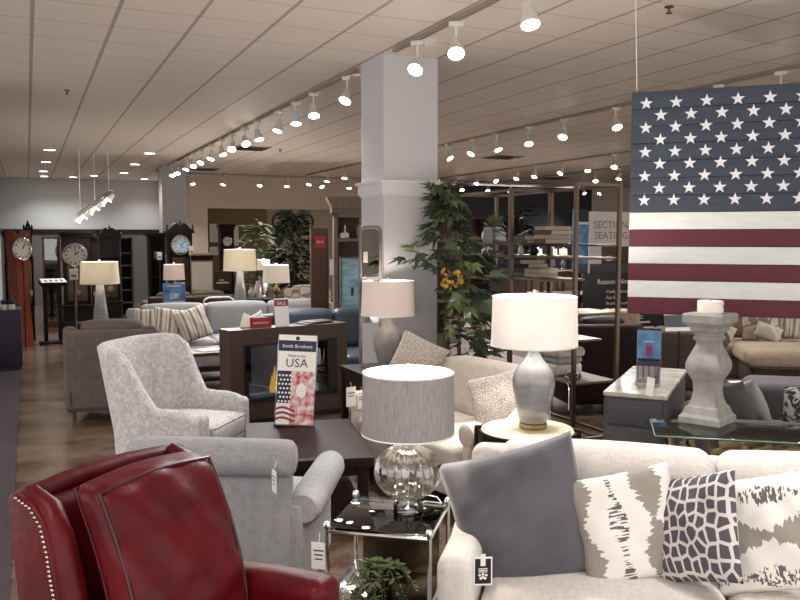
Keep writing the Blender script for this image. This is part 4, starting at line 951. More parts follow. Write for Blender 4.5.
# lectern with white sheet
def lectern():
    a = V(51, 280, 14.6); o = thing('lectern', 'black pedestal stand with tilted white printed sheet between the clocks', 'stand', (a.x, 14.6, 0), .1); z = a.z
    for x in (-.1, .12): MB().box(x-.03, x+.03, -.03, .03, 0, z-.03).build('post', M['black_wood'], o)
    MB().box(-.2, .2, -.15, .15, 0, .04, bev=.006).build('base', M['black_wood'], o)
    MB().box(-.19, .21, -.2, .2, z-.06, z, mat=Matrix.Rotation(.12, 4, 'X')).build('sloped_top', M['black_wood'], o)
    MB().box(-.17, .2, -.18, .18, z+.002, z+.006, mat=Matrix.Rotation(.12, 4, 'X')).build('printed_sheet', M['paper'], o)
    m = MB()
    for k in range(4): m.box(-.12+k*.08, -.08+k*.08, -.1, .08, z+.0062, z+.007, mat=Matrix.Rotation(.12, 4, 'X'))
    m.build('printed_blocks', M['black'], o)
lectern()
def bookcase(name, label, px0, px1, pyt, Y, mat, depth, nsh, glassd=False, stuff_=None, back=None, crown=0, zb=0, cat='bookcase'):
    a, b = V(px0, 240, Y), V(px1, 240, Y); w = (b.x-a.x)/2; H = V((px0+px1)/2, pyt, Y).z; t = .035
    o = thing(name, label, cat, ((a.x+b.x)/2, Y, 0)); m = MB()
    m.box(-w, -w+t, 0, depth, 0, H); m.box(w-t, w, 0, depth, 0, H); m.box(-w, w, 0, depth, H-t, H); m.box(-w, w, 0, depth, 0, .12)
    if crown:
        m.box(-w-crown*.3, w+crown*.3, -crown*.3, depth, H-crown*.9, H-crown*.55); 
        m.prism([(-w-crown*.3, H-crown*.55), (w+crown*.3, H-crown*.55), (w+crown, H-.03), (w+crown, H), (-w-crown, H), (-w-crown, H-.03)], -crown*.6, depth, 'y')
    m.build('case', mat, o)
    MB().box(-w+t, w-t, depth-.02, depth-.005, .12, H-t).build('back_panel', back or mat, o)
    for k in range(nsh):
        z = .12+(H-.2)*(k+1)/(nsh+1); MB().box(-w+t, w-t, .02, depth-.02, z-.012, z+.012).build('shelf', mat, o)
    if glassd: MB().box(-w+t, w-t, .005, .01, .12, H-t).build('glass_door', M['glass_t'], o)
    return o, w, H
bookcase('curio_cabinet', 'cherry brown glass-fronted curio cabinet behind the lectern', 42, 60, 237, 17.2, M['red_wood'], .35, 4, True, cat='cabinet')
# black curio clock group
clock_case('large black curio clock with wide crown, behind the round white dial', 60, 92, 231, 15.9, M['black_wood'], False, arch=False, depth=.5, name='curio_clock', glass_f=True)
clock_case('black grandfather clock with arched top right of the large black curio clock', 98, 121, 226, 16.2, M['black_wood'], False, dmat=M['dial'], arch=True, depth=.4, dial_r=.1)
clock_case('slim black wall-height clock between the black curio clock and the arched black clock', 91, 98, 236, 16.0, M['dark_wood'], False, dmat=M['dial'], arch=False, depth=.3, dial_r=.06)
a = V(75, 255, 15.3); o = thing('round_dial_clock', 'round white-faced clock on a slender metal stand before the black curio clock', 'clock', (a.x, 15.3, 0)); r = .185
MB().lathe([(.2, 0), (.2, .02), (.03, .03), (.02, .06)], seg=24).build('base', M['chrome'], o); MB().tube([(0, 0, .05), (0, 0, a.z-r)], .016, 8).build('pole', M['chrome'], o)
dd = MB().lathe([(.001, -.02), (r, -.02), (r, .03), (.001, .03)], seg=36, mat=Matrix.Translation((0, 0, a.z)) @ Matrix.Rotation(PI/2, 4, 'X')).build('dial', M['dial'], o)
MB().tube([(r*math.cos(t*PI/12), -.03, a.z+r*math.sin(t*PI/12)) for t in range(24)], .022, 8, closed=True).build('bezel', M['chrome'], dd); m = MB()
for k in range(12): m.box(-.009, .009, -.033, -.030, r*.68, r*.86, mat=Matrix.Translation((0, 0, a.z)) @ Matrix.Rotation(k*PI/6, 4, 'Y'))
m.box(-.008, .008, -.036, -.033, 0, r*.5, mat=Matrix.Translation((0, 0, a.z)) @ Matrix.Rotation(.8, 4, 'Y')); m.box(-.006, .006, -.036, -.033, 0, r*.7, mat=Matrix.Translation((0, 0, a.z)) @ Matrix.Rotation(0, 4, 'Y')); m.build('hour_marks', M['black'], dd)
stand_box('price_sign', 'white square price sign just below the round white-faced clock', 'sign', 69.5, 78, 269, 280, 15.1, M['paper'], [(.3, .45, .2, .8, M['black'])], depth=.01)
bookcase('open_bookcase', 'grey open bookcase right of the black clocks against the back wall', 119, 133, 237, 17.9, M['grey_clock'], .35, 5, back=M['black_wood'])
bookcase('dark_curio_cabinet', 'tall dark glazed curio cabinet left of the blue-faced grandfather clock', 149, 165, 233, 17.0, M['black_wood'], .35, 3, True, crown=.07, cat='cabinet')
stand_box('price_sign', 'white price sheet in front of the tall dark glazed curio cabinet', 'sign', 157, 162, 252, 260, 16.8, M['paper'], [(.3, .45, .2, .8, M['black'])], depth=.01)
clock_case('dark blue grandfather clock with three finials and bright blue moon dial', 167, 194, 221, 15.6, M['black_wood'], True, dmat=M['dialblue'], arch=True, depth=.4, dial_y=245, dial_r=.17)
stand_box('price_sign', 'small white price sign beside the bright blue clock dial', 'sign', 189, 194, 246, 255, 15.35, M['paper'], [(.3, .45, .2, .8, M['black'])], depth=.01)
o = thing('wall_outlet', 'white wall outlet low on the grey back wall', 'outlet', V(138, 291, 22.98)); MB().box(-.06, .06, -.01, .01, -.09, .09, bev=.004).build('plate', M['white'], o)
MB().box(-.02, .02, -.012, -.01, -.05, .05).build('socket', M['black'], o)
# purple display counter
b1 = V(22, 340, 11.9).x
o = thing('purple_display_box', 'dark purple display box at the left edge of the photo', 'display', (b1-.23, 12.2, 0)); MB().box(-.23, .23, -.3, .3, .03, .79, bev=.008).build('cabinet', M['purple'], o); MB().box(-.21, .21, -.28, .28, 0, .03).build('plinth', M['black'], o)
for k in range(4):
    p = Vector((b1-.38+k*.09, 12.0, .791)); o = thing('candle_jar', 'white candle jar with navy top on the purple display box, %s from the left' % ORD[k], 'candle', p, 0, 'candle jars on the purple box')
    MB().lathe([(.036, 0), (.04, .005), (.04, .07)], seg=14).build('jar', M['white'], o); MB().lathe([(.041, .07), (.041, .125), (.03, .13)], seg=14).build('lid', M['navy'], o)
# ------------------------------------------------------------------ middle distance against the beige wall
def board(name, label, cat, px0, px1, py0, py1, Y, mat, th=.03, parts=(), frame=None):
    a, b = V(px0, (py0+py1)/2, Y), V(px1, (py0+py1)/2, Y); z1, z0 = V((px0+px1)/2, py0, Y).z, V((px0+px1)/2, py1, Y).z; w = (b.x-a.x)/2
    o = thing(name, label, cat, ((a.x+b.x)/2, Y, z0)); h = z1-z0
    MB().box(-w, w, 0, th, 0, h, bev=.003).build('panel', mat, o)
    if frame:
        m = MB(); f = min(w, h)*.12
        for r_ in ((-w-f/2, -w+f/2, -.0, h), (w-f/2, w+f/2, 0, h), (-w, w, -.0, f), (-w, w, h-f, h)): m.box(r_[0], r_[1], -.012, th, r_[2], r_[3])
        m.build('frame', frame, o)
    for (nm, x0, x1, z0_, z1_, mt) in parts: MB().box(-w+2*w*x0, -w+2*w*x1, -.006, 0, h*z0_, h*z1_).build(nm, mt, o)
    return o
board('wall_picture', 'framed pale picture on the olive wall, left of the dark clock', 'picture', 209, 219, 223, 243, 21.4, M['paper'], frame=M['black_wood'])
board('wall_picture', 'framed pale picture on the olive wall, right of the dark clock', 'picture', 231, 239, 225, 246, 21.4, M['paper'], frame=M['black_wood'])
board('wall_picture', 'lower framed white picture on the olive wall', 'picture', 209, 219, 246, 256, 21.4, M['paper'], frame=M['black_wood'])
clock_case('dark brown clock case standing before the olive wall', 220, 235, 224, 18.3, M['dark_wood'], True, arch=False, depth=.3, dial_r=.1)
o = board('poster_stand', 'white poster board with dark heading strip, standing left of the olive wall', 'sign', 191, 213, 253, 291, 15.2, M['oat'], parts=(('heading_strip', 0, 1, .8, .94, M['dark_wood']), ('sheet', .04, .96, .02, .76, M['paper'])))
o.location.z = 0; p_ = [c for c in o.children]; 
for c in p_: c.location.z = V(200, 291, 15.2).z
MB().box(-.2, .2, .0, .03, 0, V(200, 291, 15.2).z+.01).build('stand_leg', M['steel'], o)
stand_box('swan_sign', 'dark brown sign with pale flourish beside the poster board', 'sign', 214, 231, 271, 290, 14.6, M['brown_f'], [(.35, .42, .15, .85, M['paper']), (.5, .55, .3, .6, M['paper'])], depth=.02)
# plants
def leaf_tree(label, px, pyt, pyb, Y, rpx, mat, n, seed, leaf=.12, trunk=True, name='artificial_tree', blossoms=0, zb=0, lobed=False, mat2=None, prof=None, squash=1, pot=True, avoid=None):
    rnd = random.Random(seed); b = V(px, 237, Y); k = (b.y*CF.y+b.x*CF.x)/FL; z1 = V(px, pyt, Y).z; z0 = V(px, pyb, Y).z; R = rpx*k
    o = thing(name, label, 'tree' if z1 > 1.6 else 'plant', (b.x, Y, zb)); z1 -= zb; z0 -= zb
    if pot: MB().lathe([(.13, 0), (.17, .02), (.19, .3), (.17, .3), (.15, .26), (.001, .26)], seg=20).build('planter', M['dark_wood2'], o)
    tr = MB()
    if trunk: tr.tube([(0, 0, .2 if pot else 0), (.02, .01, z0*.6), (-.01, .0, z0), (.01, 0, z0+(z1-z0)*.7)], [.028, .022, .018, .008], 8)
    f = MB(); f2 = MB(); bl = MB()
    for i in range(n):
        t = rnd.random(); rr = R*(prof(t) if prof else math.sin(PI*min(1, .12+.83*t))**.7); az = rnd.uniform(0, 2*PI); q = rnd.random()**.5
        c = Vector((rr*q*math.cos(az), rr*q*math.sin(az)*squash, z0+(z1-z0)*t)); out = Vector((math.cos(az), math.sin(az), rnd.uniform(-.7, .5))).normalized(); s = leaf*rnd.uniform(.7, 1.25)
        nv = out.cross(Vector((rnd.uniform(-.6, .6), rnd.uniform(-.6, .6), 1))).normalized(); up = nv.cross(out).normalized()
        if avoid and avoid(c+out*s+Vector((b.x, Y, 0)), c+Vector((b.x, Y, 0))): continue
        dst = f2 if (mat2 and rnd.random() < .3) else f
        if lobed:
            pts = [c]
            for a_, l_ in ((-1.2, .5), (-.85, .34), (-.6, .8), (-.3, .5), (0, 1), (.3, .5), (.6, .8), (.85, .34), (1.2, .5)): pts.append(c+(out*math.cos(a_)+nv*math.sin(a_))*s*l_+up*(-.25*s*l_*l_))
            dst.add(pts, [(0, j, j+1) for j in range(1, 9)])
        else: dst.add([c, c+out*s*.45+nv*s*.2-up*s*.02, c+out*s-up*s*.18, c+out*s*.45-nv*s*.2-up*s*.02, c+out*s*.5+up*s*.04], [(0, 1, 4), (1, 2, 4), (2, 3, 4), (3, 0, 4)])
        if i % 9 == 0: tr.tube([(0, 0, max(.3, c.z-.25*R)), c*.5+Vector((0, 0, c.z*.5-.05)), c], [.008, .005, .003], 4)
        if i < blossoms:
            for a_ in range(5): ang = a_*2*PI/5; dv = (nv*math.cos(ang)+up*math.sin(ang)); bl.add([c+out*.03, c+out*.05+dv*.03+out.cross(dv)*.014, c+out*.05+dv*.05, c+out*.05+dv*.03-out.cross(dv)*.014], [(0, 1, 2, 3)])
    tr.build('trunk', M['bark'], o); f.build('foliage', mat, o)
    if mat2: f2.build('bright_foliage', mat2, o)
    if blossoms: bl.build('blossoms', M['petal'], o)
    return o
leaf_tree('tall leafy artificial tree with lobed leaves and white blossoms beside the pillar', 446, 184, 380, 6.02, 54, M['leafy'], 560, 3, .17, blossoms=40, lobed=True, mat2=M['leafy3'], prof=lambda t: (1.0 if t < .6 else max(.2, 1-(t-.6)*3.6)), avoid=lambda p, q: any(v.x < 3.27 and v.y > 6.24 for v in (p, q)) or any(v.x > 2.5 and v.y < 5.62 and v.z < 1.05 for v in (p, q)) or any(v.x < 2.96 and v.z < 1.5 for v in (p, q)))
t = thing('yellow_blossom', 'cluster of yellow flowers among the leaves of the tall tree', 'flowers', V(449, 280, 5.75)); m = MB(); rnd = random.Random(5)
for k in range(26):
    a_ = rnd.uniform(0, 2*PI); e_ = rnd.uniform(-1, 1); dv = Vector((math.cos(a_)*.12, -.03, math.sin(a_)*.08))*rnd.random()**.5; u = Vector((rnd.uniform(-1, 1), -.6, rnd.uniform(-1, 1))).normalized()*.05; v_ = u.cross(Vector((0, 1, 0))).normalized()*.02
    m.add([dv, dv+u*.5+v_, dv+u, dv+u*.5-v_], [(0, 1, 2, 3)])
m.build('petals', M['yellow'], t); MB().tube([(0, .25, -.1), (0, .1, -.03), (0, 0, 0)], .006, 5).build('stem', M['bark'], t)
hang_tag('white price card hanging on the tall artificial tree', V(467.5, 311, 5.7), 0, .06, .13, lines=3)
leaf_tree('slender bright green tree before the olive wall', 257, 222, 285, 17.6, 13, M['leafy3'], 170, 8, .3)
leaf_tree('dense dark green tree left of the brown bookcase', 293, 212, 287, 15.4, 19, M['leafy2'], 520, 9, .24, blossoms=10, mat2=M['leafy'], prof=lambda t: .45+.55*math.sin(PI*min(1, t+.1)))
for i, (px, py, r) in enumerate([(296, 217, .22), (280, 222, .2), (307, 222, .17), (300, 256, .2)]):
    p = V(px, py, 21.5); o = tag(MB().tube([(r*math.cos(t*PI/12), 0, r*1.15*math.sin(t*PI/12)) for t in range(24)], .035, 6, closed=True).build('wall_hoop', M['brown_wood']), 'brown bentwood hoop on the beige wall behind the dark tree, %s of four' % ORD[i], 'wall decoration', 'bentwood hoops on the beige wall'); o.location = p
# side board with pink tag, bookcase/armoire
bY = 9.95; a = V(311, 240, bY); b = V(328.5, 240, bY); zt = V(320, 228, bY).z
o = thing('display_panel', 'plain brown upright panel with a pink-red tag, left of the bookcase', 'panel', ((a.x+b.x)/2, bY, 0)); w = (b.x-a.x)/2
MB().box(-w, w, 0, .05, 0, zt, bev=.004).build('board', M['brown_wood'], o)
MB().box(-.07, .07, -.012, -.006, zt-.25, zt-.1, mat=Matrix.Rotation(.0, 4, 'Y')).build('pink_tag', M['pinktag'], o); MB().box(-.045, .045, -.014, -.012, zt-.19, zt-.16).build('tag_lettering', M['redwh'], o)
ax0 = V(334, 240, 9.85).x; wA = .75; H = V(345, 197, 9.85).z
o = thing('tall_bookcase', 'tall weathered brown bookcase with flared crown, left of the near pillar', 'bookcase', (ax0+wA, 9.85, 0)); t_ = .05
m = MB(); m.box(-wA, -wA+t_, 0, .45, 0, H-.16); m.box(wA-t_, wA, 0, .45, 0, H-.16); m.box(-wA, wA, 0, .45, H-.26, H-.12); m.box(-wA, wA, 0, .45, 0, .5)
m.box(-.03, .03, 0, .45, .5, H-.2)
m.prism([(-wA-.02, H-.14), (wA+.02, H-.14), (wA+.09, H-.02), (wA+.09, H), (-wA-.09, H), (-wA-.09, H-.02)], -.09, .45, 'y'); m.box(-wA-.03, wA+.03, -.02, .45, H-.2, H-.13); m.build('case', M['weathered'], o)
MB().box(-wA+t_, wA-t_, .42, .44, .5, H-.26).build('back_panel', M['brown_wood'], o)
for zp in (240, 256): pass
zs = V(340, 240, 10.0).z; MB().box(-wA+t_, wA-t_, 0, .42, zs-.02, zs+.02).build('shelf', M['weathered'], o); MB().box(-wA+t_, wA-t_, 0, .42, .9, .94).build('shelf', M['weathered'], o)
pp = V(343, 239, 9.95); pp.z = zs+.021; o.rotation_euler.z = -.3; o.location = (ax0+wA*math.cos(-.3), 9.85+wA*math.sin(-.3), 0); BR_ = Matrix.Translation(o.location) @ Matrix.Rotation(-.3, 4, 'Z'); pp = BR_ @ Vector((-wA+.13, .15, zs+.021)); q = thing('figurine_box', 'small white box with a pointed top on the upper shelf of the tall bookcase', 'box', pp); MB().box(-.06, .06, -.05, .05, 0, .07, bev=.01).build('body', M['white'], q); MB().lathe([(.03, .07), (.01, .1), (.012, .15), (.001, .18)], .02, 0, 10).build('stopper', M['white'], q)
pp = BR_ @ Vector((-wA+.36, .18, zs+.021)); q = tag(MB().lathe([(.05, 0), (.07, .08), (.06, .16), (.03, .2), (.04, .26), (.03, .26)], seg=16).build('grey_vase', M['ceramic']), 'grey vase on the upper shelf of the tall bookcase beside the pillar', 'vase'); q.location = pp
q = board('framed_seascape', 'framed blue seascape painting standing in the tall bookcase', 'picture', 341, 361, 257, 312, 9.42, M['painting'], frame=M['grey_clock'], parts=(('dark_bird', .5, .62, .3, .45, M['navy']),))
console('dark media cabinet holding up the seascape painting', V(341, 240, 9.45).x-.02, V(341, 240, 9.45).x+.5, 9.37, 9.56, q.location.z-.001, M['brown_wood'], 'media_cabinet', 'cabinet')
board('price_card', 'tall white price card on the back of the tall bookcase', 'card', 330, 334, 259, 275, 9.8, M['paper'], th=.01)
# ------------------------------------------------------------------ bronze bronze shelving
def etagere(label, x0, y0, w, d, H, shelves, label2=None):
    o = thing('open_etagere', label, 'shelf', (x0, y0, 0)); r = .016
    for (x, y) in ((0, 0), (w, 0), (w, d), (0, d)): MB().box(x-r, x+r, y-r, y+r, 0, H, bev=.003).build('post', M['bronze'], o)
    for z, nm in ((H-.02, 'top_frame'), (.06, 'bottom_frame')):
        m = MB(); m.box(0, w, -r*.8, r*.8, z-.012, z+.012); m.box(0, w, d-r*.8, d+r*.8, z-.012, z+.012); m.box(-r*.8, r*.8, 0, d, z-.012, z+.012); m.box(w-r*.8, w+r*.8, 0, d, z-.012, z+.012)
        m.build(nm, M['bronze'], o)
    for k, (z, xa, xb, ya, yb, mt) in enumerate(shelves): MB().box(xa, xb, ya, yb, z-.018, z, bev=.002).build('shelf', M[mt], o)
    return o
EX, EY, EW = 4.08, 5.52, .44
etagere('bronze open shelf unit nearer the flag, right one of the pair', EX, EY, EW, .98, 2.2, [(1.58, 0, EW, 0, .98, 'bronze'), (1.69, .22, EW, .0, .98, 'bronze'), (1.38, 0, EW, .45, .98, 'weathered'), (1.12, 0, EW, 0, .4, 'bronze'), (.87, 0, EW, .2, .98, 'bronze'), (.54, 0, EW, 0, .98, 'weathered')])
etagere('bronze open shelf unit beside the tall leafy tree, left one of the pair', EX, EY+1.0, EW, .98, 2.2, [(1.58, 0, EW, 0, .98, 'bronze'), (1.69, .22, EW, 0, .98, 'bronze'), (1.38, 0, EW, 0, .5, 'weathered'), (1.05, 0, EW, 0, .98, 'bronze'), (.54, 0, EW, 0, .98, 'weathered')])
bk = 0
def books(px, py, Y, mats, n, w=.3, d=.22, z=None, lab=''):
    p = V(px, py, Y); z = p.z if z is None else z; zz = z+.001
    for k in range(n):
        h = random.uniform(.028, .042); ww = w*random.uniform(.85, 1); o = thing('book', 'book in the %s, %s from the bottom' % (lab, ORD[k]), 'book', (p.x, Y, zz), random.uniform(-.25, .25), 'books in the '+lab)
        m = MB(); m.box(-d/2, d/2, -ww/2, ww/2, 0, .003); m.box(-d/2, d/2, -ww/2, ww/2, h-.003, h); m.box(-d/2, -d/2+.004, -ww/2, ww/2, 0, h); m.build('cover', M[mats[k % len(mats)]], o)
        MB().box(-d/2+.004, d/2-.006, -ww/2+.006, ww/2-.006, .003, h-.003).build('pages', M['book3'], o); zz += h+.001
    return zz
def XP(px, Y): return V(px, 237, Y).x
mid = EX+.2
def YX(px, X): d_ = ray(px, 237); return d_.y*(X/d_.x)           # depth at which a column of the photo crosses a given X
def prop(px, z, mb, name, mat, label, cat, X=None, rz=0, group=None):
    X = X or mid; o = tag(mb.build(name, M[mat]), label, cat, group); o.location = (X, YX(px, X), z+.001); o.rotation_euler = (0, 0, rz); return o
def vase(r, h): return MB().lathe([(r*.5, 0), (r, h*.3), (r*.9, h*.6), (r*.4, h*.85), (r*.5, h), (r*.35, h), (r*.3, h*.85)], seg=16)
X1 = EX+.33
y_ = YX(495, X1); q = thing('square_planter', 'pale square planter with small green plant on the upper bronze shelf', 'plant', (X1, y_, 1.691)); MB().rbox(-.09, .09, -.09, .09, 0, .16, .01, k=2, m=1).build('pot', M['ceramic'], q)
leafm = MB(); rnd = random.Random(12)
for k in range(60):
    a_ = rnd.uniform(0, 6.28); e_ = rnd.uniform(.1, 1.3); dv = Vector((math.cos(a_)*math.cos(e_), math.sin(a_)*math.cos(e_), math.sin(e_)))*rnd.uniform(.08, .17); nv = dv.cross(Vector((0, 0, 1))).normalized()*.018; c0 = Vector((0, 0, .14)); leafm.add([c0+dv*.5, c0+dv*.8+nv, c0+dv*1.1, c0+dv*.8-nv], [(0, 1, 2, 3)])
leafm.build('foliage', M['leafy3'], q)
y_ = YX(513, X1); q = thing('leafy_plant', 'dark leafy plant in a low bowl on the upper bronze shelf', 'plant', (X1, y_, 1.691)); MB().lathe([(.04, 0), (.07, .04), (.08, .08), (.07, .08)], seg=16).build('bowl', M['black'], q)
leafm = MB()
for k in range(80):
    a_ = rnd.uniform(0, 6.28); e_ = rnd.uniform(.0, 1.4); dv = Vector((math.cos(a_)*math.cos(e_), math.sin(a_)*math.cos(e_), math.sin(e_)))*rnd.uniform(.1, .26); nv = dv.cross(Vector((0, 0, 1))).normalized()*.022; c0 = Vector((0, 0, .06)); leafm.add([c0+dv*.4, c0+dv*.8+nv, c0+dv*1.1, c0+dv*.8-nv], [(0, 1, 2, 3)])
leafm.build('foliage', M['leafy2'], q)
for px, z, mats, n, w, lab in ((532, 1.691, ['book1', 'book1', 'book4'], 2, .34, 'grey stack on the upper bronze shelf'), (553, 1.691, ['book2', 'book3', 'book2', 'book3'], 4, .26, 'brown and cream stack on the upper bronze shelf'), (524, 1.381, ['book1', 'book2', 'book4', 'book1'], 4, .42, 'large stack on the weathered bronze shelf'), (505, 1.381, ['book4', 'book4'], 2, .3, 'navy stack on the weathered bronze shelf'), (542, 1.381, ['book3', 'book3'], 2, .18, 'cream stack on the weathered bronze shelf')):
    books(px, 237, YX(px, mid+.06), mats, n, w, .26, z, lab)
q = prop(565, 1.691, MB().lathe([(.02, 0), (.035, .04), (.03, .08), (.02, .08)], seg=12), 'bud_vase', 'ceramic', 'small round vase on the upper bronze shelf beside the brown book stack', 'vase', X1)
for i, (px, z, r, h, mt, lb) in enumerate([(484, 1.581, .03, .06, 'petal', 'small white cup on the bronze shelf, leftmost'), (491, 1.581, .03, .06, 'petal', 'small white cup on the bronze shelf beside the leftmost cup'), (486, 1.691, .05, .16, 'petal', 'white flower-shaped vase at the left end of the bronze shelving'), (506, 1.581, .03, .05, 'book4', 'small dark bowl on the bronze shelf'), (521, 1.581, .03, .09, 'petal', 'small white figurine vase on the middle of the bronze shelving'), (534, 1.581, .05, .09, 'black', 'dark round vase on the middle of the bronze shelving')]):
    prop(px, z, vase(r, h), 'vase', mt, lb, 'vase', X1 if z > 1.6 else mid)
# wooden trunk box with open front
q = thing('wooden_crate', 'open brown wooden crate on the bronze shelving beside the tree', 'crate', (mid, YX(497, mid), 1.051)); m = MB()
for b_ in ((-.2, .2, -.22, .22, 0, .02), (-.2, .2, -.22, .22, .28, .3), (-.2, .2, -.22, -.2, 0, .3), (-.2, .2, .2, .22, 0, .3)): m.box(*b_)
m.build('box', M['brown_wood'], q); MB().box(.18, .2, -.2, .2, .02, .28).build('back', M['oat'], q)
# folded throws and basket low on the bronze shelving
q = thing('folded_throw', 'striped folded cream throw low on the bronze shelving', 'blanket', (EX+.2, YX(559, EX+.2), .541), .1)
def rr(v): return Vector((v.x, v.y, v.z+.006*math.sin(v.y*70)))
MB().rbox(-.16, .16, -.2, .2, .16, .24, .035, k=3, m=20, fn=rr).build('top_fold', M['cream2'], q); MB().rbox(-.15, .15, -.17, .19, .0, .1, .03, k=2, m=2).build('lower_fold', M['cream'], q); MB().rbox(-.14, .14, -.18, .15, .1, .16, .025, k=2, m=2).build('middle_fold', M['cushgrey'], q)
q = prop(575, .54, MB().rbox(-.05, .05, -.06, .06, 0, .07, .02, k=2, m=2), 'patterned_cup', 'bw', 'small black and white patterned box beside the folded throw', 'box', EX+.1)
q = thing('brown_armchair', 'x', 'armchair'); bpy.data.objects.remove(q)
# ------------------------------------------------------------------ banners beyond the bronze shelving
a_, w, z0, z1 = stand_box('sectional_banner', 'white banner reading SECTIONAL SEATING with a sofa picture, left of the flag', 'banner', 589, 650, 212, 278, 10.6, M['paper'], depth=.02)
text('SECTIONAL', w*.135, M['tracks'], a_, (-w*.08, -.006, z0+(z1-z0)*.80)); text('SEATING', w*.135, M['tracks'], a_, (-w*.15, -.006, z0+(z1-z0)*.64))
m = MB(); m.rbox(-w*.3, w*.45, -.006, -.002, z0+(z1-z0)*.22, z0+(z1-z0)*.48, .001, k=1, m=1); m.build('sofa_picture', M['brown_wood'], a_)
MB().rbox(-w*.48, w*.48, -.006, -.001, z0+.01, z0+(z1-z0)*.22, .001, k=1, m=1).build('rug_picture', M['book1'], a_); MB().lathe([(.09, 0), (.09, .004)], seg=20, mat=Matrix.Translation((-w*.18, -.006, z0+(z1-z0)*.30)) @ Matrix.Rotation(PI/2, 4, 'X') @ Matrix.Scale(.45, 4, (0, 1, 0))).build('table_picture', M['white'], a_)
a_, w, z0, z1 = stand_box('blue_column_banner', 'tall blue column banner with dark top just left of the SECTIONAL SEATING banner', 'banner', 578, 588, 209, 273, 10.3, M['blue'], [(.76, .8, 0, 1, M['paper']), (.0, .14, 0, 1, M['book1']), (.8, 1, 0, 1, M['navy'])], depth=.15)
a_, w, z0, z1 = stand_box('black_poster', 'black poster with white lettered list below the SECTIONAL SEATING banner', 'poster', 583, 642, 273, 345, 9.9, M['blackpr'], depth=.02)
h = z1-z0; text('Reasons Now:', w*.1, M['paper'], a_, (.02, -.004, z0+h*.88)); m = MB()
text('Configurations\nFast Build\nPromise Furniture\nQuality Fabric\nLeather or Fabric', w*.062, M['paper'], a_, (-w*.12, -.004, z0+h*.58), align='LEFT', spacing=1.3)
a_, w, z0, z1 = stand_box('black_poster', 'black poster headed Features with a white list, behind the grey console cabinet', 'poster', 621, 668, 312, 366, 9.3, M['blackpr'], depth=.02)
h = z1-z0; text('Features:', w*.13, M['paper'], a_, (-w*.28, -.004, z0+h*.92)); m = MB()
for k in range(8): m.box(-w*.15, w*(.1+.08*((k*7) % 3)), -.004, -.001, z0+h*(.8-k*.1), z0+h*(.83-k*.1))
m.build('list_lines', M['paper'], a_)
# dark brown sofa and beige chair seen through the bronze shelving
sofa('chocolate_armchair', 'very dark brown leather armchair seen through the lower bronze shelving', 'armchair', (5.25, 6.8, 0), 2.85, .78, .8, M['dark_wood'], back=.95, arm=.8, n=1)
sofa('beige_dining_chair', 'beige upholstered chair between the bronze shelving and the grey console cabinet', 'armchair', (6.26, 7.65, 0), 2.6, .45, .55, M['tan_f'], back=.98, arm=.55, aw=.06, n=1, leg=M['dark_wood'], bcush=False)
for i, (px, lb) in enumerate([(538, 'small distant lamp with white shade seen through the bronze shelving, left one'), (553, 'small distant lamp with white shade seen through the bronze shelving, middle one'), (563, 'small distant lamp with white shade seen through the bronze shelving, right one')]):
    o_, b, k = far_lamp(lb, px, 249, 257, 270, 14.0+.1*i, 8, 2, 5, M['shadew'], M['ceramic'], 5, False, 'small_table_lamp')
    z_b = b.z
console('long dark sideboard under the distant lamps seen through the bronze shelving', V(530, 270, 14.2).x, V(572, 270, 14.2).x, 13.8, 14.5, z_b-.001, M['brown_wood'], 'sideboard', 'sideboard')
bookcase('wall_shelf', 'dark red-brown bookcase against the slate wall behind the tree', 462, 486, 217, 16.5, M['brown_wood'], .4, 4)
leaf_tree('far dark plant on the floor against the slate wall', 520, 205, 262, 16.0, 11, M['leafy2'], 120, 21, .3)
console('dark dining table far behind the bronze shelving', 8.2, 9.6, 11.5, 12.4, .76, M['dark_wood'], 'dining_table', 'table')
sofa('tan_sofa', 'tan sofa far behind the bronze shelving', 'sofa', (11.3, 16.4, 0), -.3, 2.2, .95, M['tan_f'], back=.9, n=3)
# ------------------------------------------------------------------ grey console cabinet with marble top
A, B, C_ = P(605, 391, .7), P(668, 399, .7), P(622, 363, .7)
ux = Vector((B.x-A.x, B.y-A.y, 0)); w = .40; uy = Vector((.76, .65, 0)).normalized(); ux = Vector((uy.y, -uy.x, 0)); B = A+ux*w; L = 1.2; c = (A+B)/2+uy*L/2; ca = math.atan2(ux.y, ux.x)
o = thing('marble_top_cabinet', 'grey wood cabinet with pale marble top holding the blue brochures', 'cabinet', (c.x, c.y, 0), ca)
MB().box(-w/2-.01, w/2+.01, -L/2-.01, L/2+.01, .67, .7, bev=.004).build('marble_top', M['marble'], o)
MB().box(-w/2, w/2, -L/2, L/2, .06, .67, bev=.004).build('case', M['grey_wood'], o)
for k in range(3): 
    f = MB().box(-w/2+.02, w/2-.02, -L/2-.012, -L/2, .1+k*.19, .27+k*.19, bev=.003).build('end_panel', M['grey_wood'], o)
for k in range(3):
    f = MB().box(-w/2-.014, -w/2, -L/2+.03+k*.38, -L/2+.38+k*.38, .1, .64, bev=.003).build('door', M['grey_wood'], o); MB().box(-w/2-.03, -w/2-.014, -L/2+.33+k*.38, -L/2+.345+k*.38, .32, .44, bev=.002).build('handle', M['bronze'], f)
MB().box(-w/2+.03, w/2-.03, -L/2+.03, L/2-.03, 0, .06).build('plinth', M['black'], o)
p = P(648, 384, .7); p.z = .701
o = thing('brochure_holder', 'two-tier holder of blue and purple brochures on the marble-topped cabinet', 'brochure holder', p, ca+.1)
k_ = (p.y*.911+p.x*.413)/FL; W_ = 24*k_; Hh = 56*k_
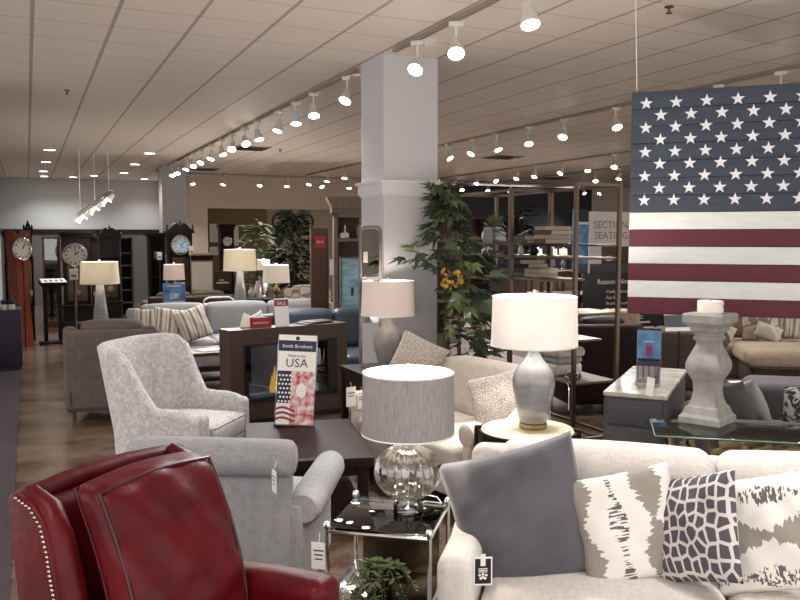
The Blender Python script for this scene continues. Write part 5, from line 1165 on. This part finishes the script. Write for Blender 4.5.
MB().prism([(-.07, 0), (.07, 0), (.07, Hh*.95), (.06, Hh*.95), (.055, .01), (-.06, .01), (-.062, Hh*.35), (-.07, Hh*.35)], -W_/2, W_/2, 'x').build('acrylic_stand', M['acryl'], o)
for nm, y, z0, z1, mt in (('rear_brochure', .035, .012, Hh, 'navy'), ('front_brochure', -.04, .012, Hh*.42, 'purple')):
    q = MB().box(-W_/2+.006, W_/2-.006, y, y+.015, z0, z1, bev=.002).build(nm, M[mt], o)
MB().box(-W_/2+.006, W_/2-.006, .033, .035, Hh*.45, Hh*.96).build('blue_cover', M['blue'], o); text('Leather', .024, M['paper'], o, (0, .031, Hh*.76)); MB().box(-.022, .022, .031, .033, Hh*.5, Hh*.68).build('cover_picture', M['magenta'], o)
for k in range(3): MB().box(-W_/2+.02+k*.04, -W_/2+.045+k*.04, -.042, -.04, Hh*.1, Hh*.34).build('small_picture', M['cushgrey'], o)
p2 = P(649, 396, .7); p2.z = .701; sign_stand('small tilted white price card before the blue brochures', p2, ca+.5, .055, .13, M['paper'], lean=.45, name='price_card').rotation_euler.y = .3
# ------------------------------------------------------------------ glass sofa table on driftwood, candlestick
GA, GB = Vector((3.02, 3.36, 0)), Vector((3.53, 2.90, 0)); ux = OX.copy(); uy = Vector((-ux.y, ux.x, 0)); GL, GD = 1.35, .40; c = GA+ux*GL/2+uy*GD/2; ga = math.atan2(ux.y, ux.x)
o = thing('driftwood_table', 'glass-topped table on a driftwood base behind the cream sofa', 'table', (c.x, c.y, 0), ga)
MB().box(-GL/2, GL/2, -GD/2, GD/2, .685, .70, bev=.004).build('glass_top', M['glass_t'], o)
m = MB(); m.tube([(-GL/2, -GD/2, .692), (GL/2, -GD/2, .692)], .004, 5); m.tube([(-GL/2, -GD/2, .692), (-GL/2, GD/2, .692)], .004, 5)
m.build('polished_edge', pbr('green_glass_edge', '#7fa896', .15, trans=.3), o)
dr = MB(); rnd = random.Random(11)
for k in range(34):
    x = rnd.uniform(-GL/2+.18, GL/2-.15); y = rnd.uniform(-.1, .1); tilt = rnd.uniform(-.22, .22); z1 = rnd.uniform(.55, .66)
    dr.tube([(x, y, .02), (x+tilt*.5, y+rnd.uniform(-.05, .05), z1*.5), (x+tilt, y+rnd.uniform(-.06, .06), z1)], [.03, .024, .014], 7)
for k in range(14):
    x = rnd.uniform(-GL/2+.2, GL/2-.3); z = rnd.uniform(.5, .64); dr.tube([(x, rnd.uniform(-.12, .0), z), (x+.12, rnd.uniform(-.15, .1), z+.02), (x+.26, rnd.uniform(-.1, .15), z-.03)], [.02, .025, .014], 7)
dr.build('driftwood_base', M['drift'], o)
cp = P(707, 422, .7); cp.z = .701; k_ = .965*(cp.y*.911+cp.x*.413)/FL
o = thing('pillar_candlestick', 'tall grey plaster baluster candlestick on the glass table in front of the flag', 'candle holder', cp, .41-.02)
def sq(prof, mat, name, par):
    m = MB(); m.lathe([(r*math.sqrt(2)*k_*.5, z*k_) for r, z in prof], seg=4, mat=Matrix.Rotation(PI/4, 4, 'Z')); return m.build(name, mat, par, sharp=.35)
s2 = .73
ph = [(58, 0), (60, 2), (60, 8), (52, 12), (46, 20), (40, 22), (34, 29), (30, 40), (32, 52), (44, 62), (48, 68), (48, 74), (42, 82), (32, 92), (27, 98), (28, 102), (33, 103), (33, 107), (29, 108), (32, 112), (40, 115), (42, 119), (46, 120), (57, 125), (58, 134), (54, 136)]
m = sq([(r*s2, z*.845) for r, z in ph], M['stone'], 'baluster', o)
MB().lathe([(.001, 115*k_), (12.5*k_, 115*k_), (13*k_, 116*k_), (13*k_, 127*k_), (12*k_, 128*k_), (.001, 127*k_)], seg=24).build('candle', M['candle'], o); MB().tube([(0, 0, 127*k_), (0, 0, 130*k_)], .002, 5).build('wick', M['black'], o)
MB().tube([(-.02, -.075, 125*k_), (.0, -.082, 118*k_), (.02, -.085, 110*k_)], .002, 4).build('string', M['bronze'], o)
# ------------------------------------------------------------------ wooden flag hanging on wires
f0 = Vector((3.57, 4.26, 0)); fd = Vector((.715, -.70, 0)).normalized(); zt, zb = 2.675, 1.25; FH = zt-zb; FW = FH*1.9
o = thing('hanging_wooden_flag', 'large plank-built American flag sign hanging on thin wires from the ceiling', 'flag sign', (f0.x, f0.y, zb), math.atan2(fd.y, fd.x))
M['fl_blue'] = pbr('painted_navy_planks', '#39414e', .6, c2='#313845', scale=6, stretch=(1, 1, 6), bump=.1); M['fl_red'] = pbr('painted_red_planks', '#5d1f30', .6, c2='#551b2b', scale=6, stretch=(1, 1, 6)); M['fl_white'] = pbr('painted_white_planks', '#dfe2df', .6, c2='#d6d9d6', scale=6, stretch=(1, 1, 6)); M['fl_star'] = pbr('painted_white_stars', '#e2e3e6', .6)
ph_ = FH/13; cwid = FW*.4; g = .0025
m = MB(); 
for k in range(7): m.box(0, cwid, -.012, .012, FH-(k+1)*ph_+g/2, FH-k*ph_-g/2, bev=.002)
m.build('navy_canton', M['fl_blue'], o)
mr, mw = MB(), MB()
for k in range(13):
    (mr if k % 2 == 0 else mw).box(cwid if k < 7 else 0, FW, -.012, .012, FH-(k+1)*ph_+g/2, FH-k*ph_-g/2, bev=.002)
mr.build('red_stripes', M['fl_red'], o); mw.build('white_stripes', M['fl_white'], o)
MB().box(.02, FW-.02, .014, .03, .02, FH-.02).build('backing_frame', M['weathered'], o)
m = MB(); ch = ph_*7
for r_ in range(9):
    n = 6 if r_ % 2 == 0 else 5
    for c_ in range(n):
        x = cwid*((1+2*c_) if r_ % 2 == 0 else (2+2*c_))/12; z = FH-ch*(r_+1)/10; R_ = ch*.054
        pts = [(x+(R_ if q % 2 == 0 else R_*.4)*math.sin(q*PI/5), z+(R_ if q % 2 == 0 else R_*.4)*math.cos(q*PI/5)) for q in range(10)]
        m.prism(pts, -.016, -.011, 'y')
m.build('white_stars', M['fl_star'], o)
for x in (.03, FW-.03): MB().tube([(x, 0, FH-.005), (x-.02, 0, CEIL-zb)], .0025, 5).build('hanging_wire', M['white'], o)
# ------------------------------------------------------------------ seating behind the flag
sd_ = Vector((.61, .79, 0)); s0 = Vector((3.79, 3.82, 0)); c = s0+OX*1.0+sd_*.45
sofa('charcoal_sofa', 'charcoal grey sofa seen from behind, beyond the glass table', 'sofa', (c.x, c.y, 0), yaw(sd_), 2.0, .9, M['darkgrey'], back=.66, arm=.58, aw=.2, n=2, style='roll', bcush=False)
pillow('grey pillow at the left end of the charcoal sofa behind the candlestick', .38, .38, .15, M['darkgrey'], s0+OX*.28+sd_*.46+Vector((0, 0, .60)), (sd_*.4+OX*.9).normalized(), .25, .2)
pillow('light grey pillow at the left end of the charcoal sofa behind the candlestick', .38, .38, .14, M['cushgrey'], s0+OX*.40+sd_*.62+Vector((0, 0, .58)), (sd_*.4+OX*.9).normalized(), .3, .3)
pillow('black and white print pillow lying along the charcoal sofa back', .5, .36, .13, M['bw'], s0+OX*.80+sd_*.40+Vector((0, 0, .64)), sd_, .5, .05)
o = thing('charcoal_bench', 'long charcoal upholstered bench beyond the charcoal sofa', 'bench', tuple((s0+OX*1.5+sd_*1.75)[:2])+(0,), yaw(sd_)); MB().rbox(-.95, .95, -.3, .3, .12, .60, .1, k=4, m=4).build('upholstered_body', M['darkgrey'], o); legs(o, 1.8, .55, M['dark_wood'], .12)
# white card and brown rolled arm
a_ = V(680, 325, 8.0)
sofa('rolled_arm_chair', 'dark taupe rolled-arm chair right of the blue brochures', 'armchair', (6.62, 6.95, 0), 2.2, .76, .76, M['taupe'], leg=M['dark_wood'], back=.8, arm=.72, aw=.2, n=1, style='roll')
o = sign_stand('tilted white card with dark picture on the taupe rolled-arm chair', V(680, 331, 6.2), -.3, .3, .2, M['paper'], band=(.2, .8, M['book1']), lean=.3, name='info_card'); MB().tube([(0, .02, -V(680, 331, 6.2).z+.02), (0, .02, 0)], .008, 6).build('pole', M['black'], o); MB().lathe([(.1, -V(680, 331, 6.2).z), (.1, -V(680, 331, 6.2).z+.015), (.01, -V(680, 331, 6.2).z+.02)], 0, .02, 16).build('base', M['black'], o)
# beige sectional, its pillows and ottoman
bs = sofa('beige_sofa', 'beige sofa with medallion pillows at the right edge below the flag', 'sofa', (8.68, 7.12, 0), -.62, 2.6, 1.0, M['tan_f'], seat=.46, back=.92, arm=.65, aw=.18, n=3, bcush=True, leg=M['dark_wood'])
fwd = Vector((math.sin(-.62), -math.cos(-.62), 0)); rgt = Vector((math.cos(-.62), math.sin(-.62), 0)); bc = Vector((8.35, 7.35, 0))
for px, sz, lb, rl in ((761, .46, 'beige medallion pillow on the beige sofa, centre of its visible part', 0), (705, .44, 'cream medallion pillow on the beige sofa just right of the candlestick top', .3), (793, .4, 'striped pillow on the beige sofa at the right edge of the photo', .1)):
    p = PL(px, 332, bc+fwd*.08, fwd); p.z = .70; pillow(lb, sz, sz, .15, M['medal'] if px < 790 else M['stripe'], p, fwd, .3, rl)
for px in (768, 722):
    p = PL(px, 341, bc+fwd*.28, fwd); p.z = .60; pillow('small pale rolled cushion before the medallion pillow, %s' % ('right one' if px > 750 else 'left one'), .3, .2, .14, M['cream2'], p, fwd, .5, .4)
oc = PL(775, 370, bc+fwd*1.0, fwd)
o = thing('beige_ottoman', 'large beige ottoman with piped cushion in front of the beige sofa', 'ottoman', (oc.x+.42, oc.y-.30, 0), -.62)
MB().rbox(-.85, .85, -.42, .42, .1, .34, .04, k=3, m=3).build('base', M['brown_f'], o); q = MB().rbox(-.9, .9, -.46, .46, .32, .52, .08, puff=(0, 0, .03)).build('cushion', M['tan_f'], o)
MB().tube([(-.89, -.455, .35), (.89, -.455, .35)], .009, 6).build('piping', M['taupe'], q); legs(o, 1.6, .8, M['dark_wood'], .1)
pt = P(745, 383, .42); o = thing('low_glass_table', 'small dark low table with papers just behind the charcoal sofa', 'table', (pt.x, pt.y, 0), -.6); MB().box(-.35, .35, -.22, .22, .38, .42, bev=.004).build('tabletop', M['black'], o)
for sx in (-1, 1):
    for sy in (-1, 1): MB().box(sx*.3-.02, sx*.3+.02, sy*.18-.02, sy*.18+.02, 0, .38).build('leg', M['black'], o)
t = thing('paper_card', 'white folded paper on the small dark low table', 'paper', (pt.x-.05, pt.y, .421), -.5); MB().box(-.1, .1, -.07, .07, 0, .01).build('sheet', M['paper'], t)
# ------------------------------------------------------------------ world and view
wd = bpy.data.worlds.new('world'); SC.world = wd; wd.use_nodes = True
bg = wd.node_tree.nodes['Background']; bg.inputs[0].default_value = (1, .965, .94, 1); bg.inputs[1].default_value = 2.3
SC.view_settings.view_transform = 'Standard'; SC.view_settings.look = 'None'; SC.view_settings.exposure = .12; SC.view_settings.gamma = 1
SC.cycles.use_denoising = True; SC.cycles.max_bounces = 8; SC.cycles.diffuse_bounces = 4; SC.cycles.transparent_max_bounces = 12; SC.cycles.sample_clamp_indirect = 6
